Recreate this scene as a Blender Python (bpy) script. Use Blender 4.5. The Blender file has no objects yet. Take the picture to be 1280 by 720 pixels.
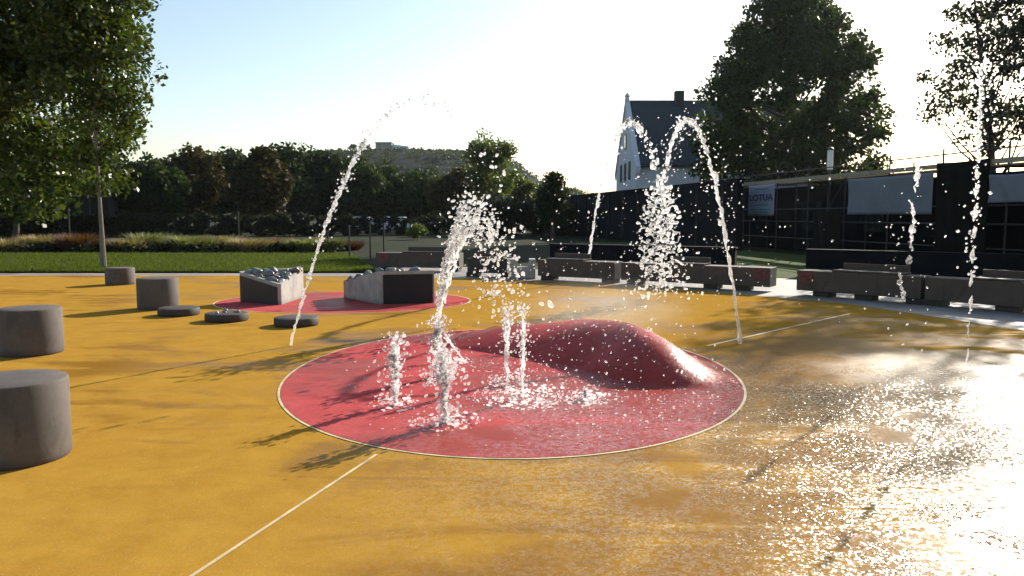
import bpy, bmesh, math, random
import numpy as np
from mathutils import Vector, Matrix, Euler, noise

SC = bpy.context.scene
COL = SC.collection
R = math.radians

# ------------------------------------------------------------------ camera
EYE = 1.5
PITCH = math.atan(90 / 980)
cam_d = bpy.data.cameras.new('camera')
cam = bpy.data.objects.new('camera', cam_d)
COL.objects.link(cam)
cam.location = (0, 0, EYE)
cam.rotation_euler = (R(90) - PITCH, 0, 0)
cam_d.sensor_width = 36
cam_d.lens = 980 / 1280 * 36
cam_d.clip_start = 0.05
cam_d.clip_end = 6000
SC.camera = cam

# ------------------------------------------------------------------ light
SUN_AZ, SUN_EL = R(37), R(23.5)
sun_dir = Vector((math.sin(SUN_AZ) * math.cos(SUN_EL), math.cos(SUN_AZ) * math.cos(SUN_EL), math.sin(SUN_EL)))
sl = bpy.data.lights.new('sun', 'SUN')
sl.energy = 5.0
sl.angle = R(0.5)
sl.color = (1.0, 0.93, 0.82)
so = bpy.data.objects.new('sun', sl)
COL.objects.link(so)
so.location = sun_dir * 60
so.rotation_euler = sun_dir.to_track_quat('Z', 'Y').to_euler()

world = bpy.data.worlds.new('World')
SC.world = world
world.use_nodes = True
wn = world.node_tree
wn.nodes.clear()
w_out = wn.nodes.new('ShaderNodeOutputWorld')
w_bg = wn.nodes.new('ShaderNodeBackground')
w_sky = wn.nodes.new('ShaderNodeTexSky')
w_sky.sky_type = 'NISHITA'
w_sky.sun_disc = False
w_sky.sun_elevation = SUN_EL
w_sky.sun_rotation = SUN_AZ
w_sky.air_density = 1.15
w_sky.dust_density = 1.0
w_sky.ozone_density = 1.0
w_bg.inputs['Strength'].default_value = 0.092
wn.links.new(w_sky.outputs[0], w_bg.inputs['Color'])
wn.links.new(w_bg.outputs[0], w_out.inputs['Surface'])

vs = SC.view_settings
vs.view_transform = 'Standard'
vs.look = 'None'
vs.gamma = 1
vs.exposure = 0.98
vs.use_curve_mapping = False

SC.render.engine = 'CYCLES'
cy = SC.cycles
cy.max_bounces = 7
cy.diffuse_bounces = 2
cy.glossy_bounces = 3
cy.transmission_bounces = 5
cy.transparent_max_bounces = 8
cy.sample_clamp_indirect = 6
cy.use_denoising = True
cy.caustics_reflective = False
cy.caustics_refractive = False

# ------------------------------------------------------------------ helpers
cp, sp = math.cos(PITCH), math.sin(PITCH)


def ray(px, py):
    u = (px - 640) / 980
    v = (360 - py) / 980
    return Vector((u, cp + v * sp, -sp + v * cp))


def G(px, py, z=0.0):
    """point of the level z that the photograph shows at this pixel"""
    d = ray(px, py)
    return Vector((0, 0, EYE)) + d * ((z - EYE) / d.z)


def P(px, py, Y):
    d = ray(px, py)
    return Vector((0, 0, EYE)) + d * (Y / d.y)


def tag(o, label=None, cat=None, group=None, kind=None):
    if label:
        o['label'] = label
    if cat:
        o['category'] = cat
    if group:
        o['group'] = group
    if kind:
        o['kind'] = kind
    return o


def empty(name, loc, rz=0.0):
    o = bpy.data.objects.new(name, None)
    o.empty_display_size = 0.3
    o.location = loc
    o.rotation_euler = (0, 0, rz)
    COL.objects.link(o)
    return o


def mesh_obj(name, verts, faces, mat, parent=None, smooth=False, loc=None, rz=0.0):
    me = bpy.data.meshes.new(name)
    me.from_pydata([tuple(v) for v in verts], [], faces)
    me.update()
    if smooth:
        me.polygons.foreach_set('use_smooth', [True] * len(me.polygons))
    o = bpy.data.objects.new(name, me)
    if mat:
        me.materials.append(mat)
    COL.objects.link(o)
    if parent:
        o.parent = parent
    if loc is not None:
        o.location = loc
    o.rotation_euler = (0, 0, rz)
    return o


def np_mesh(name, V, F, mat, parent=None, smooth=False):
    """fast mesh from numpy arrays, all faces of one size"""
    me = bpy.data.meshes.new(name)
    n, k = F.shape
    me.vertices.add(len(V))
    me.vertices.foreach_set('co', np.ascontiguousarray(V, dtype=np.float32).ravel())
    me.loops.add(n * k)
    me.loops.foreach_set('vertex_index', np.ascontiguousarray(F, dtype=np.int32).ravel())
    me.polygons.add(n)
    me.polygons.foreach_set('loop_start', np.arange(0, n * k, k, dtype=np.int32))
    me.update(calc_edges=True)
    me.validate()
    if smooth:
        me.polygons.foreach_set('use_smooth', np.ones(n, dtype=bool))
    me.materials.append(mat)
    o = bpy.data.objects.new(name, me)
    COL.objects.link(o)
    if parent:
        o.parent = parent
    return o


class MB:
    """collects simple solids and links them as one mesh object"""

    def __init__(self):
        self.v, self.f = [], []

    def add(self, verts, faces):
        b = len(self.v)
        self.v += [tuple(v) for v in verts]
        self.f += [tuple(i + b for i in f) for f in faces]
        return self

    def box(self, c, s, rz=0.0, bevel=0.0):
        bm = bmesh.new()
        bmesh.ops.create_cube(bm, size=1)
        for v in bm.verts:
            v.co = Vector((v.co.x * s[0], v.co.y * s[1], v.co.z * s[2]))
        if bevel:
            bmesh.ops.bevel(bm, geom=bm.edges[:], offset=bevel, segments=2, affect='EDGES', profile=0.6)
        m = Matrix.Translation(c) @ Matrix.Rotation(rz, 4, 'Z')
        bm.transform(m)
        bm.verts.index_update()
        self.add([v.co[:] for v in bm.verts], [[v.index for v in f.verts] for f in bm.faces])
        bm.free()
        return self

    def bar(self, a, b, w, h=None):
        a, b = Vector(a), Vector(b)
        h = h or w
        d = (b - a)
        L = d.length
        q = d.to_track_quat('X', 'Z').to_matrix()
        vs_ = []
        for x in (0, L):
            for y, z in ((-w / 2, -h / 2), (w / 2, -h / 2), (w / 2, h / 2), (-w / 2, h / 2)):
                vs_.append(a + q @ Vector((x, y, z)))
        return self.add(vs_, [(0, 3, 2, 1), (4, 5, 6, 7), (0, 1, 5, 4), (1, 2, 6, 5), (2, 3, 7, 6), (3, 0, 4, 7)])

    def tube(self, pts, rad, n=8, cap=True):
        pts = [Vector(p) for p in pts]
        rad = rad if hasattr(rad, '__len__') else [rad] * len(pts)
        vs_, fs = [], []
        for i, p in enumerate(pts):
            t = (pts[min(i + 1, len(pts) - 1)] - pts[max(i - 1, 0)])
            t = t.normalized() if t.length > 1e-9 else Vector((0, 0, 1))
            ref = Vector((0, 1, 0)) if abs(t.y) < 0.9 else Vector((1, 0, 0))
            a = t.cross(ref).normalized()
            b = t.cross(a)
            for k in range(n):
                an = 2 * math.pi * k / n
                vs_.append(p + (a * math.cos(an) + b * math.sin(an)) * rad[i])
        for i in range(len(pts) - 1):
            for k in range(n):
                k2 = (k + 1) % n
                fs.append((i * n + k, i * n + k2, (i + 1) * n + k2, (i + 1) * n + k))
        if cap:
            fs.append(tuple(range(n))[::-1])
            fs.append(tuple((len(pts) - 1) * n + k for k in range(n)))
        return self.add(vs_, fs)

    def prism(self, poly, z0, z1):
        """poly: ccw plan outline; z1 a number or one height per point"""
        n = len(poly)
        z1 = z1 if hasattr(z1, '__len__') else [z1] * n
        vs_ = [(p[0], p[1], z0) for p in poly] + [(p[0], p[1], z1[i]) for i, p in enumerate(poly)]
        fs = [tuple(range(n))[::-1], tuple(n + i for i in range(n))]
        fs += [(i, (i + 1) % n, n + (i + 1) % n, n + i) for i in range(n)]
        return self.add(vs_, fs)

    def lathe(self, prof, c=(0, 0, 0), n=32):
        vs_, fs = [], []
        for r, z in prof:
            for k in range(n):
                a = 2 * math.pi * k / n
                vs_.append((c[0] + r * math.cos(a), c[1] + r * math.sin(a), c[2] + z))
        for i in range(len(prof) - 1):
            for k in range(n):
                k2 = (k + 1) % n
                fs.append((i * n + k, i * n + k2, (i + 1) * n + k2, (i + 1) * n + k))
        fs.append(tuple(range(n))[::-1])
        fs.append(tuple((len(prof) - 1) * n + k for k in range(n)))
        return self.add(vs_, fs)

    def build(self, name, mat, parent=None, smooth=False):
        o = mesh_obj(name, self.v, self.f, mat, parent, smooth)
        if smooth:
            try:
                o.data.set_sharp_from_angle(angle=R(40))
            except Exception:
                pass
        return o


# ------------------------------------------------------------------ materials
class NT:
    def __init__(self, name):
        self.m = bpy.data.materials.new(name)
        self.m.use_nodes = True
        self.t = self.m.node_tree
        self.t.nodes.clear()
        self.out = self.t.nodes.new('ShaderNodeOutputMaterial')

    def n(self, kind, **kw):
        nd = self.t.nodes.new(kind)
        for k, v in kw.items():
            setattr(nd, k, v)
        return nd

    def set(self, nd, key, val):
        s = nd.inputs[key]
        if hasattr(val, 'is_linked') or isinstance(val, bpy.types.NodeSocket):
            self.t.links.new(val, s)
        elif isinstance(val, (tuple, list)) and len(val) == 3 and s.type == 'RGBA':
            s.default_value = (*val, 1)
        else:
            s.default_value = val
        return nd

    def coords(self, scale=(1, 1, 1), which='Object', loc=(0, 0, 0)):
        tc = self.n('ShaderNodeTexCoord')
        mp = self.n('ShaderNodeMapping')
        mp.inputs['Scale'].default_value = scale
        mp.inputs['Location'].default_value = loc
        self.t.links.new(tc.outputs[which], mp.inputs['Vector'])
        return mp.outputs[0]

    def noise(self, vec, scale, detail=4, rough=0.55, dist=0.0):
        nd = self.n('ShaderNodeTexNoise')
        self.set(nd, 'Vector', vec)
        self.set(nd, 'Scale', scale)
        self.set(nd, 'Detail', detail)
        self.set(nd, 'Roughness', rough)
        self.set(nd, 'Distortion', dist)
        return nd.outputs['Fac']

    def voronoi(self, vec, scale, feature='F1', out='Distance', rnd=1.0):
        nd = self.n('ShaderNodeTexVoronoi', feature=feature)
        self.set(nd, 'Vector', vec)
        self.set(nd, 'Scale', scale)
        self.set(nd, 'Randomness', rnd)
        return nd.outputs[out]

    def remap(self, val, a, b, c=0.0, d=1.0, smooth=False):
        nd = self.n('ShaderNodeMapRange')
        if smooth:
            nd.interpolation_type = 'SMOOTHSTEP'
        self.set(nd, 'Value', val)
        for k, x in zip(('From Min', 'From Max', 'To Min', 'To Max'), (a, b, c, d)):
            nd.inputs[k].default_value = x
        return nd.outputs[0]

    def math(self, op, a, b=0.0, clamp=False):
        nd = self.n('ShaderNodeMath', operation=op, use_clamp=clamp)
        for i, x in enumerate((a, b)):
            if isinstance(x, (int, float)):
                nd.inputs[i].default_value = x
            else:
                self.t.links.new(x, nd.inputs[i])
        return nd.outputs[0]

    def mix(self, f, a, b, mode='MIX'):
        nd = self.n('ShaderNodeMix', data_type='RGBA', blend_type=mode)
        for key, x in ((0, f), (6, a), (7, b)):
            s = nd.inputs[key]
            if isinstance(x, (int, float)):
                s.default_value = x
            elif isinstance(x, (tuple, list)):
                s.default_value = (*x[:3], 1)
            else:
                self.t.links.new(x, s)
        return nd.outputs[2]

    def bump(self, h, strength, dist, normal=None):
        nd = self.n('ShaderNodeBump')
        self.set(nd, 'Height', h)
        self.set(nd, 'Strength', strength)
        self.set(nd, 'Distance', dist)
        if normal is not None:
            self.t.links.new(normal, nd.inputs['Normal'])
        return nd.outputs[0]

    def bsdf(self, color, rough=0.6, normal=None, **kw):
        b = self.n('ShaderNodeBsdfPrincipled')
        self.set(b, 'Base Color', color)
        self.set(b, 'Roughness', rough)
        if normal is not None:
            self.t.links.new(normal, b.inputs['Normal'])
        for k, v in kw.items():
            self.set(b, k, v)
        return b.outputs[0]

    def done(self, sh):
        self.t.links.new(sh, self.out.inputs['Surface'])
        return self.m


def sep_xy(nt):
    tc = nt.n('ShaderNodeNewGeometry')
    s = nt.n('ShaderNodeSeparateXYZ')
    nt.t.links.new(tc.outputs['Position'], s.inputs[0])
    return s.outputs[0], s.outputs[1], s.outputs[2], tc.outputs['Position']


def spot(nt, x, y, cx, cy_, rx, ry, inner=0.3):
    """1 inside an ellipse on the ground, fading to 0 at its rim"""
    dx = nt.math('DIVIDE', nt.math('SUBTRACT', x, cx), rx)
    dy = nt.math('DIVIDE', nt.math('SUBTRACT', y, cy_), ry)
    d = nt.math('SQRT', nt.math('ADD', nt.math('MULTIPLY', dx, dx), nt.math('MULTIPLY', dy, dy)))
    return nt.remap(d, inner, 1.0, 1.0, 0.0, True)


def wet_rubber(name, base, base2, dry_rough, sparkle_gain, wet_bias):
    nt = NT(name)
    x, y, z, pos = sep_xy(nt)
    big = nt.noise(pos, 0.42, 5, 0.6, 0.6)
    mp = nt.n('ShaderNodeMapping')
    mp.inputs['Scale'].default_value = (0.35, 1.5, 1)
    mp.inputs['Rotation'].default_value = (0, 0, R(-20))
    nt.t.links.new(pos, mp.inputs['Vector'])
    streak = nt.noise(mp.outputs[0], 1.1, 5, 0.6, 1.2)
    wet = nt.math('ADD', nt.math('MULTIPLY', big, 0.6), nt.math('MULTIPLY', streak, 0.4))
    right = spot(nt, x, y, 5.0, 5.5, 6.5, 6.5, 0.35)
    wet = nt.math('ADD', wet, nt.math('MULTIPLY', right, 0.14))
    wet = nt.remap(wet, 0.5 - wet_bias, 0.6 - wet_bias, 0, 1, True)
    grain = nt.noise(pos, 160, 2, 0.7)
    dust = nt.noise(pos, 3.0, 6, 0.65)
    col = nt.mix(nt.remap(dust, 0.35, 0.7), base, base2)
    scuff = nt.remap(nt.noise(pos, 1.4, 9, 0.78, 0.8), 0.56, 0.70, 0, 0.35, True)
    col = nt.mix(scuff, col, nt.mix(1.0, col, (0.60, 0.55, 0.5), 'MULTIPLY'))
    fleck = nt.remap(nt.noise(pos, 75, 2, 0.8), 0.6, 0.75, 0, 0.4)
    col = nt.mix(fleck, col, nt.mix(0.55, col, (0.75, 0.62, 0.45)))
    col = nt.mix(nt.remap(grain, 0.3, 0.7, 0.0, 0.35), col, nt.mix(0.5, col, (0.05, 0.03, 0.01)))
    col = nt.mix(nt.math('MULTIPLY', wet, 0.8), col, nt.mix(1.0, col, (0.62, 0.53, 0.40), 'MULTIPLY'))
    rough = nt.remap(wet, 0, 1, dry_rough, 0.34)
    rough = nt.math('ADD', rough, nt.remap(dust, 0.3, 0.7, -0.05, 0.05))
    # fine droplets thrown by the jets
    spk = spot(nt, x, y, 3.4, 4.6, 4.9, 4.3, 0.25)
    spk = nt.math('MULTIPLY', spk, nt.remap(nt.noise(pos, 1.6, 4, 0.6), 0.36, 0.50, 0.05, 1, True))
    vo = nt.n('ShaderNodeTexVoronoi', feature='F1')
    nt.set(vo, 'Vector', pos)
    nt.set(vo, 'Scale', 115)
    wn_ = nt.n('ShaderNodeTexWhiteNoise', noise_dimensions='3D')
    nt.t.links.new(vo.outputs['Position'], wn_.inputs['Vector'])
    off = nt.n('ShaderNodeVectorMath', operation='SUBTRACT')
    nt.t.links.new(wn_.outputs['Color'], off.inputs[0])
    off.inputs[1].default_value = (0.5, 0.5, 0.5)
    scl = nt.n('ShaderNodeVectorMath', operation='SCALE')
    nt.t.links.new(off.outputs[0], scl.inputs[0])
    isd = nt.remap(nt.noise(pos, 26, 2, 0.6), 0.43, 0.52, 0, 1, True)          # where drops lie close
    amt = nt.math('MULTIPLY', spk, isd)
    nt.t.links.new(nt.math('MULTIPLY', amt, sparkle_gain), scl.inputs['Scale'])
    b1 = nt.bump(grain, 0.25, 0.0025)
    ripple = nt.bump(nt.noise(pos, 9, 3, 0.5, 0.5), 0.10, 0.02, b1)
    addn = nt.n('ShaderNodeVectorMath', operation='ADD')
    nt.t.links.new(ripple, addn.inputs[0])
    nt.t.links.new(scl.outputs[0], addn.inputs[1])
    nrm = nt.n('ShaderNodeVectorMath', operation='NORMALIZE')
    nt.t.links.new(addn.outputs[0], nrm.inputs[0])
    # standing water
    wob = nt.math('ADD', x, nt.math('MULTIPLY', nt.math('SUBTRACT', nt.noise(pos, 1.3, 4, 0.6), 0.5), 1.6))
    wob2 = nt.math('ADD', y, nt.math('MULTIPLY', nt.math('SUBTRACT', nt.noise(pos, 1.7, 4, 0.6), 0.5), 1.6))
    pud = nt.math('MAXIMUM', spot(nt, wob, wob2, 4.6, 7.4, 1.7, 1.3, 0.6), spot(nt, wob, wob2, 3.6, 2.9, 1.7, 1.5, 0.5))
    spec = nt.math('ADD', nt.math('MULTIPLY', amt, 0.45), nt.remap(wet, 0, 1, 0.0, 0.02))
    spec = nt.math('ADD', spec, nt.math('MULTIPLY', pud, 0.36))
    rough = nt.math('SUBTRACT', rough, nt.math('MULTIPLY', amt, 0.2))
    rough = nt.math('MAXIMUM', rough, 0.12)
    return nt.done(nt.bsdf(col, rough, nrm.outputs[0], **{'Specular IOR Level': spec}))


M = {}
M['yellow'] = wet_rubber('yellow_rubber', (0.43, 0.236, 0.037), (0.355, 0.186, 0.027), 0.55, 0.6, 0.0)
M['red'] = wet_rubber('red_rubber', (0.51, 0.095, 0.094), (0.43, 0.073, 0.075), 0.48, 0.45, 0.03)


def simple(name, color, rough=0.6, var=0.25, scale=4.0, bump=0.15, bscale=60, metallic=0.0, dist=0.01, spec=0.5):
    nt = NT(name)
    c = nt.coords()
    n1 = nt.noise(c, scale, 6, 0.6)
    dark = tuple(x * (1 - var) for x in color)
    light = tuple(min(1, x * (1 + var)) for x in color)
    col = nt.mix(nt.remap(n1, 0.3, 0.7), dark, light)
    nb = nt.bump(nt.noise(c, bscale, 4, 0.6), bump, dist)
    return nt.done(nt.bsdf(col, nt.remap(n1, 0.3, 0.7, rough - 0.08, rough + 0.08), nb, Metallic=metallic, **{'Specular IOR Level': spec}))


def concrete(name, color, wetness=0.0):
    nt = NT(name)
    c = nt.coords()
    n1 = nt.noise(c, 3.0, 6, 0.65)
    n2 = nt.noise(c, 40, 3, 0.6)
    pits = nt.remap(nt.voronoi(c, 17, 'F1', 'Distance'), 0.0, 0.14, 1, 0, True)
    pits = nt.math('MULTIPLY', pits, nt.remap(nt.noise(c, 7, 2), 0.5, 0.6))
    col = nt.mix(nt.remap(n1, 0.3, 0.7), tuple(x * 0.68 for x in color), tuple(x * 1.2 for x in color))
    col = nt.mix(nt.remap(n2, 0.3, 0.7, 0, 0.3), col, tuple(x * 0.6 for x in color))
    col = nt.mix(pits, col, tuple(x * 0.3 for x in color))
    st = nt.remap(nt.noise(nt.coords((1, 1, 0.35)), 5.5, 8, 0.75, 0.4), 0.5, 0.66, 0, 0.55, True)
    col = nt.mix(st, col, tuple(x * 0.42 for x in color))
    so_ = nt.n('ShaderNodeSeparateXYZ')
    nt.t.links.new(c, so_.inputs[0])
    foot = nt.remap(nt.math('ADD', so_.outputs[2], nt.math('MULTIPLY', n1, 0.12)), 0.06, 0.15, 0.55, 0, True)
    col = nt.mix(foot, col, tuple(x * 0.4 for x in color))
    h = nt.math('SUBTRACT', nt.math('MULTIPLY', n2, 0.25), pits)
    return nt.done(nt.bsdf(col, nt.remap(n1, 0.3, 0.7, 0.75 - wetness, 0.9 - wetness), nt.bump(h, 0.5, 0.006)))


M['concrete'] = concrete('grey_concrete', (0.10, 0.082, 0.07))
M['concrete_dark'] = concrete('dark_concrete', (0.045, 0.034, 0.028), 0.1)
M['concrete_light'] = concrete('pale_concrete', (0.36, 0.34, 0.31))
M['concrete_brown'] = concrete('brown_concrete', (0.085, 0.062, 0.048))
M['shade_concrete'] = concrete('shade_black_concrete', (0.012, 0.010, 0.011), 0.1)  # near-black tone paints shade onto the right wedge block's front
M['line'] = simple('pale_joint', (0.52, 0.41, 0.22), 0.7, 0.35, 5)
M['wood'] = simple('dark_wood', (0.055, 0.035, 0.025), 0.6, 0.3, 8)
M['red_paint'] = simple('red_paint', (0.12, 0.018, 0.016), 0.5, 0.15, 5)
M['dark_ink'] = simple('dark_ink', (0.03, 0.02, 0.02), 0.6, 0.1)
M['steel'] = simple('galvanised_steel', (0.05, 0.05, 0.05), 0.6, 0.2, 9, 0.05, 60, 0.8)
M['dark_steel'] = simple('dark_steel', (0.05, 0.05, 0.055), 0.45, 0.2, 9, 0.05, 60, 0.5)
M['plank'] = simple('scaffold_board', (0.30, 0.25, 0.18), 0.7, 0.25, 7)
M['dark_wall'] = simple('dark_wall', (0.009, 0.009, 0.011), 0.9, 0.3, 1.2, 0.3, 12, 0, 0.03, 0.1)
M['coping_dark'] = simple('dark_pilaster', (0.018, 0.018, 0.02), 0.9, 0.3, 2, 0.3, 20, 0, 0.02, 0.1)
M['coping'] = simple('wall_coping', (0.10, 0.10, 0.10), 0.8, 0.2, 3)
M['tarp'] = simple('pale_tarpaulin', (0.15, 0.165, 0.20), 0.7, 0.12, 2, 0.4, 3, 0, 0.05)
M['net'] = simple('brown_netting', (0.009, 0.008, 0.006), 0.9, 0.3, 2, 0.5, 90, 0, 0.01, 0.1)
M['sign_face'] = simple('sign_cloth', (0.26, 0.28, 0.36), 0.6, 0.05, 2, 0.2, 4)
M['sign_blue'] = simple('sign_navy', (0.02, 0.035, 0.12), 0.6, 0.1)
M['sign_teal'] = simple('sign_teal', (0.05, 0.22, 0.27), 0.6, 0.1)
M['plaster'] = simple('white_plaster', (0.58, 0.58, 0.62), 0.85, 0.08, 1.0)
M['slate'] = simple('slate_roof', (0.028, 0.036, 0.042), 0.7, 0.2, 1.5, 0.5, 5, 0, 0.05, 0.25)
M['glass'] = simple('dark_glass', (0.02, 0.025, 0.03), 0.12, 0.1, 1, 0)
M['stone_wall'] = simple('castle_stone', (0.20, 0.19, 0.15), 0.9, 0.2, 0.4)
M['far_brick'] = simple('grey_facade', (0.035, 0.033, 0.032), 0.9, 0.15, 0.6)
M['car_white'] = simple('white_car_paint', (0.75, 0.75, 0.76), 0.3, 0.03, 1, 0)
M['car_silver'] = simple('silver_car_paint', (0.45, 0.47, 0.50), 0.3, 0.03, 1, 0, 60, 0.3)
M['car_blue'] = simple('blue_car_paint', (0.10, 0.16, 0.28), 0.3, 0.03, 1, 0)
M['rubber'] = simple('tyre_rubber', (0.02, 0.02, 0.02), 0.8, 0.1)
M['lamp_white'] = simple('white_lamp_shade', (0.75, 0.75, 0.72), 0.4, 0.04)
M['pebble'] = simple('wet_cobble', (0.15, 0.145, 0.135), 0.25, 0.35, 5, 0.25, 30)
M['pale_stone'] = simple('pale_stone', (0.6, 0.58, 0.52), 0.6, 0.15, 6)
M['bark'] = simple('bark', (0.06, 0.045, 0.035), 0.9, 0.35, 6, 0.6, 25, 0, 0.03)
M['bark_pale'] = simple('pale_bark', (0.16, 0.14, 0.115), 0.8, 0.3, 5, 0.4, 25)
M['stake'] = simple('stake_wood', (0.32, 0.25, 0.17), 0.8, 0.2, 5)

# paving that surrounds the play surface
nt = NT('pale_paving')
x, y, z, pos = sep_xy(nt)
n1 = nt.noise(pos, 1.2, 6, 0.6)
col = nt.mix(nt.remap(n1, 0.3, 0.7), (0.22, 0.19, 0.165), (0.33, 0.29, 0.25))
br = nt.n('ShaderNodeTexBrick')
nt.set(br, 'Vector', pos)
nt.set(br, 'Scale', 1.0)
br.inputs['Brick Width'].default_value = 0.6
br.inputs['Row Height'].default_value = 0.4
br.inputs['Mortar Size'].default_value = 0.012
br.inputs['Color1'].default_value = (1, 1, 1, 1)
br.inputs['Color2'].default_value = (0.86, 0.86, 0.86, 1)
br.inputs['Mortar'].default_value = (0.45, 0.45, 0.45, 1)
col = nt.mix(1.0, col, br.outputs['Color'], 'MULTIPLY')
M['paving'] = nt.done(nt.bsdf(col, nt.remap(n1, 0.3, 0.7, 0.45, 0.75), nt.bump(nt.noise(pos, 60, 3), 0.2, 0.004)))

M['asphalt'] = simple('asphalt', (0.035, 0.035, 0.037), 0.95, 0.2, 1, 0.3, 40, 0, 0.01, 0.05)

nt = NT('grass_ground')
x, y, z, pos = sep_xy(nt)
n1 = nt.noise(pos, 0.35, 6, 0.65)
n2 = nt.noise(pos, 14, 4, 0.7)
col = nt.mix(nt.remap(n1, 0.35, 0.65), (0.05, 0.075, 0.010), (0.085, 0.10, 0.018))
col = nt.mix(nt.remap(n2, 0.35, 0.65, 0, 0.6), col, (0.035, 0.065, 0.01))
M['grass'] = nt.done(nt.bsdf(col, 0.9, nt.bump(n2, 0.8, 0.05), **{'Specular IOR Level': 0.06}))

nt = NT('far_ground')
x, y, z, pos = sep_xy(nt)
n1 = nt.noise(pos, 0.08, 6, 0.65)
col = nt.mix(nt.remap(n1, 0.35, 0.65), (0.018, 0.024, 0.01), (0.035, 0.036, 0.02))
M['far_ground'] = nt.done(nt.bsdf(col, 0.95, None, **{'Specular IOR Level': 0.04}))

nt = NT('wooded_hill')
x, y, z, pos = sep_xy(nt)
n1 = nt.noise(pos, 0.05, 8, 0.75)
v1 = nt.noise(pos, 0.3, 6, 0.7)
col = nt.mix(nt.remap(n1, 0.35, 0.65), (0.005, 0.010, 0.009), (0.012, 0.019, 0.016))
M['hill'] = nt.done(nt.bsdf(col, 0.95, nt.bump(v1, 1.0, 2.0), **{'Specular IOR Level': 0.05}))


def leaf_mat(name, c1, c2, trans=0.35, rough=0.45, spec=0.35):
    nt = NT(name)
    geo = nt.n('ShaderNodeNewGeometry')
    rnd = geo.outputs['Random Per Island']
    col = nt.mix(rnd, c1, c2)
    b = nt.bsdf(col, rough, None, **{'Specular IOR Level': spec})
    tr = nt.n('ShaderNodeBsdfTranslucent')
    tcol = nt.mix(1.0, col, (1.5, 1.7, 0.6), 'MULTIPLY')
    nt.t.links.new(tcol, tr.inputs['Color'])
    mx = nt.n('ShaderNodeMixShader')
    mx.inputs[0].default_value = trans
    nt.t.links.new(b, mx.inputs[1])
    nt.t.links.new(tr.outputs[0], mx.inputs[2])
    return nt.done(mx.outputs[0])


M['leaf_near'] = leaf_mat('leaf_near', (0.020, 0.034, 0.006), (0.075, 0.088, 0.014), 0.36, 0.36)
M['leaf_dark'] = leaf_mat('leaf_dark', (0.012, 0.020, 0.008), (0.030, 0.042, 0.014), 0.22, 0.65, 0.1)
M['leaf_rust'] = leaf_mat('leaf_rust', (0.035, 0.025, 0.010), (0.055, 0.045, 0.015), 0.22, 0.65, 0.1)
M['leaf_mid'] = leaf_mat('leaf_mid', (0.018, 0.032, 0.010), (0.045, 0.060, 0.018), 0.25, 0.65, 0.1)
M['leaf_lime'] = leaf_mat('leaf_lime', (0.045, 0.065, 0.010), (0.10, 0.11, 0.018), 0.4)
M['leaf_chest'] = leaf_mat('leaf_chestnut', (0.018, 0.030, 0.008), (0.045, 0.060, 0.014), 0.32, 0.5, 0.2)
M['leaf_grey'] = leaf_mat('leaf_grey', (0.024, 0.028, 0.020), (0.05, 0.055, 0.035), 0.2)
M['cover'] = leaf_mat('cover_leaf', (0.012, 0.018, 0.007), (0.035, 0.030, 0.012), 0.2, 0.8)
M['straw'] = leaf_mat('straw_grass', (0.19, 0.135, 0.085), (0.36, 0.27, 0.18), 0.25, 0.6)
M['sage'] = leaf_mat('sage_grass', (0.08, 0.09, 0.05), (0.20, 0.19, 0.11), 0.35, 0.6)
M['flower'] = leaf_mat('reddish_perennial', (0.06, 0.03, 0.015), (0.14, 0.055, 0.03), 0.3, 0.6)

# water: clear refraction plus the white of aerated drops
nt = NT('water')
gl = nt.n('ShaderNodeBsdfGlass')
gl.inputs['IOR'].default_value = 1.33
gl.inputs['Roughness'].default_value = 0.14
tr = nt.n('ShaderNodeBsdfTranslucent')
tr.inputs['Color'].default_value = (1, 1, 1, 1)
tp = nt.n('ShaderNodeBsdfTransparent')
m1 = nt.n('ShaderNodeMixShader')
m1.inputs[0].default_value = 0.3
nt.t.links.new(gl.outputs[0], m1.inputs[1])
nt.t.links.new(tr.outputs[0], m1.inputs[2])
m2 = nt.n('ShaderNodeMixShader')
m2.inputs[0].default_value = 0.36
nt.t.links.new(m1.outputs[0], m2.inputs[1])
nt.t.links.new(tp.outputs[0], m2.inputs[2])
M['water'] = nt.done(m2.outputs[0])

# foaming water of the low jets: mostly air, so white and see-through
nt = NT('foam')
tr = nt.n('ShaderNodeBsdfTranslucent')
tr.inputs['Color'].default_value = (1, 1, 1, 1)
gs = nt.n('ShaderNodeBsdfGlass')
gs.inputs['IOR'].default_value = 1.33
gs.inputs['Roughness'].default_value = 0.3
tp = nt.n('ShaderNodeBsdfTransparent')
m1 = nt.n('ShaderNodeMixShader')
m1.inputs[0].default_value = 0.7
nt.t.links.new(gs.outputs[0], m1.inputs[1])
nt.t.links.new(tr.outputs[0], m1.inputs[2])
m2 = nt.n('ShaderNodeMixShader')
m2.inputs[0].default_value = 0.55
nt.t.links.new(m1.outputs[0], m2.inputs[1])
nt.t.links.new(tp.outputs[0], m2.inputs[2])
M['foam'] = nt.done(m2.outputs[0])

# ------------------------------------------------------------------ ground sheets


def sheet(name, outline, z, mat, kind='structure'):
    o = mesh_obj(name, [(p[0], p[1], z) for p in outline], [tuple(range(len(outline)))], mat)
    o['kind'] = kind
    return o


def ell(cx, cy_, rx, ry, n=120, rot=0.0):
    return [(cx + rx * math.cos(2 * math.pi * k / n), cy_ + ry * math.sin(2 * math.pi * k / n)) for k in range(n)]


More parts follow.
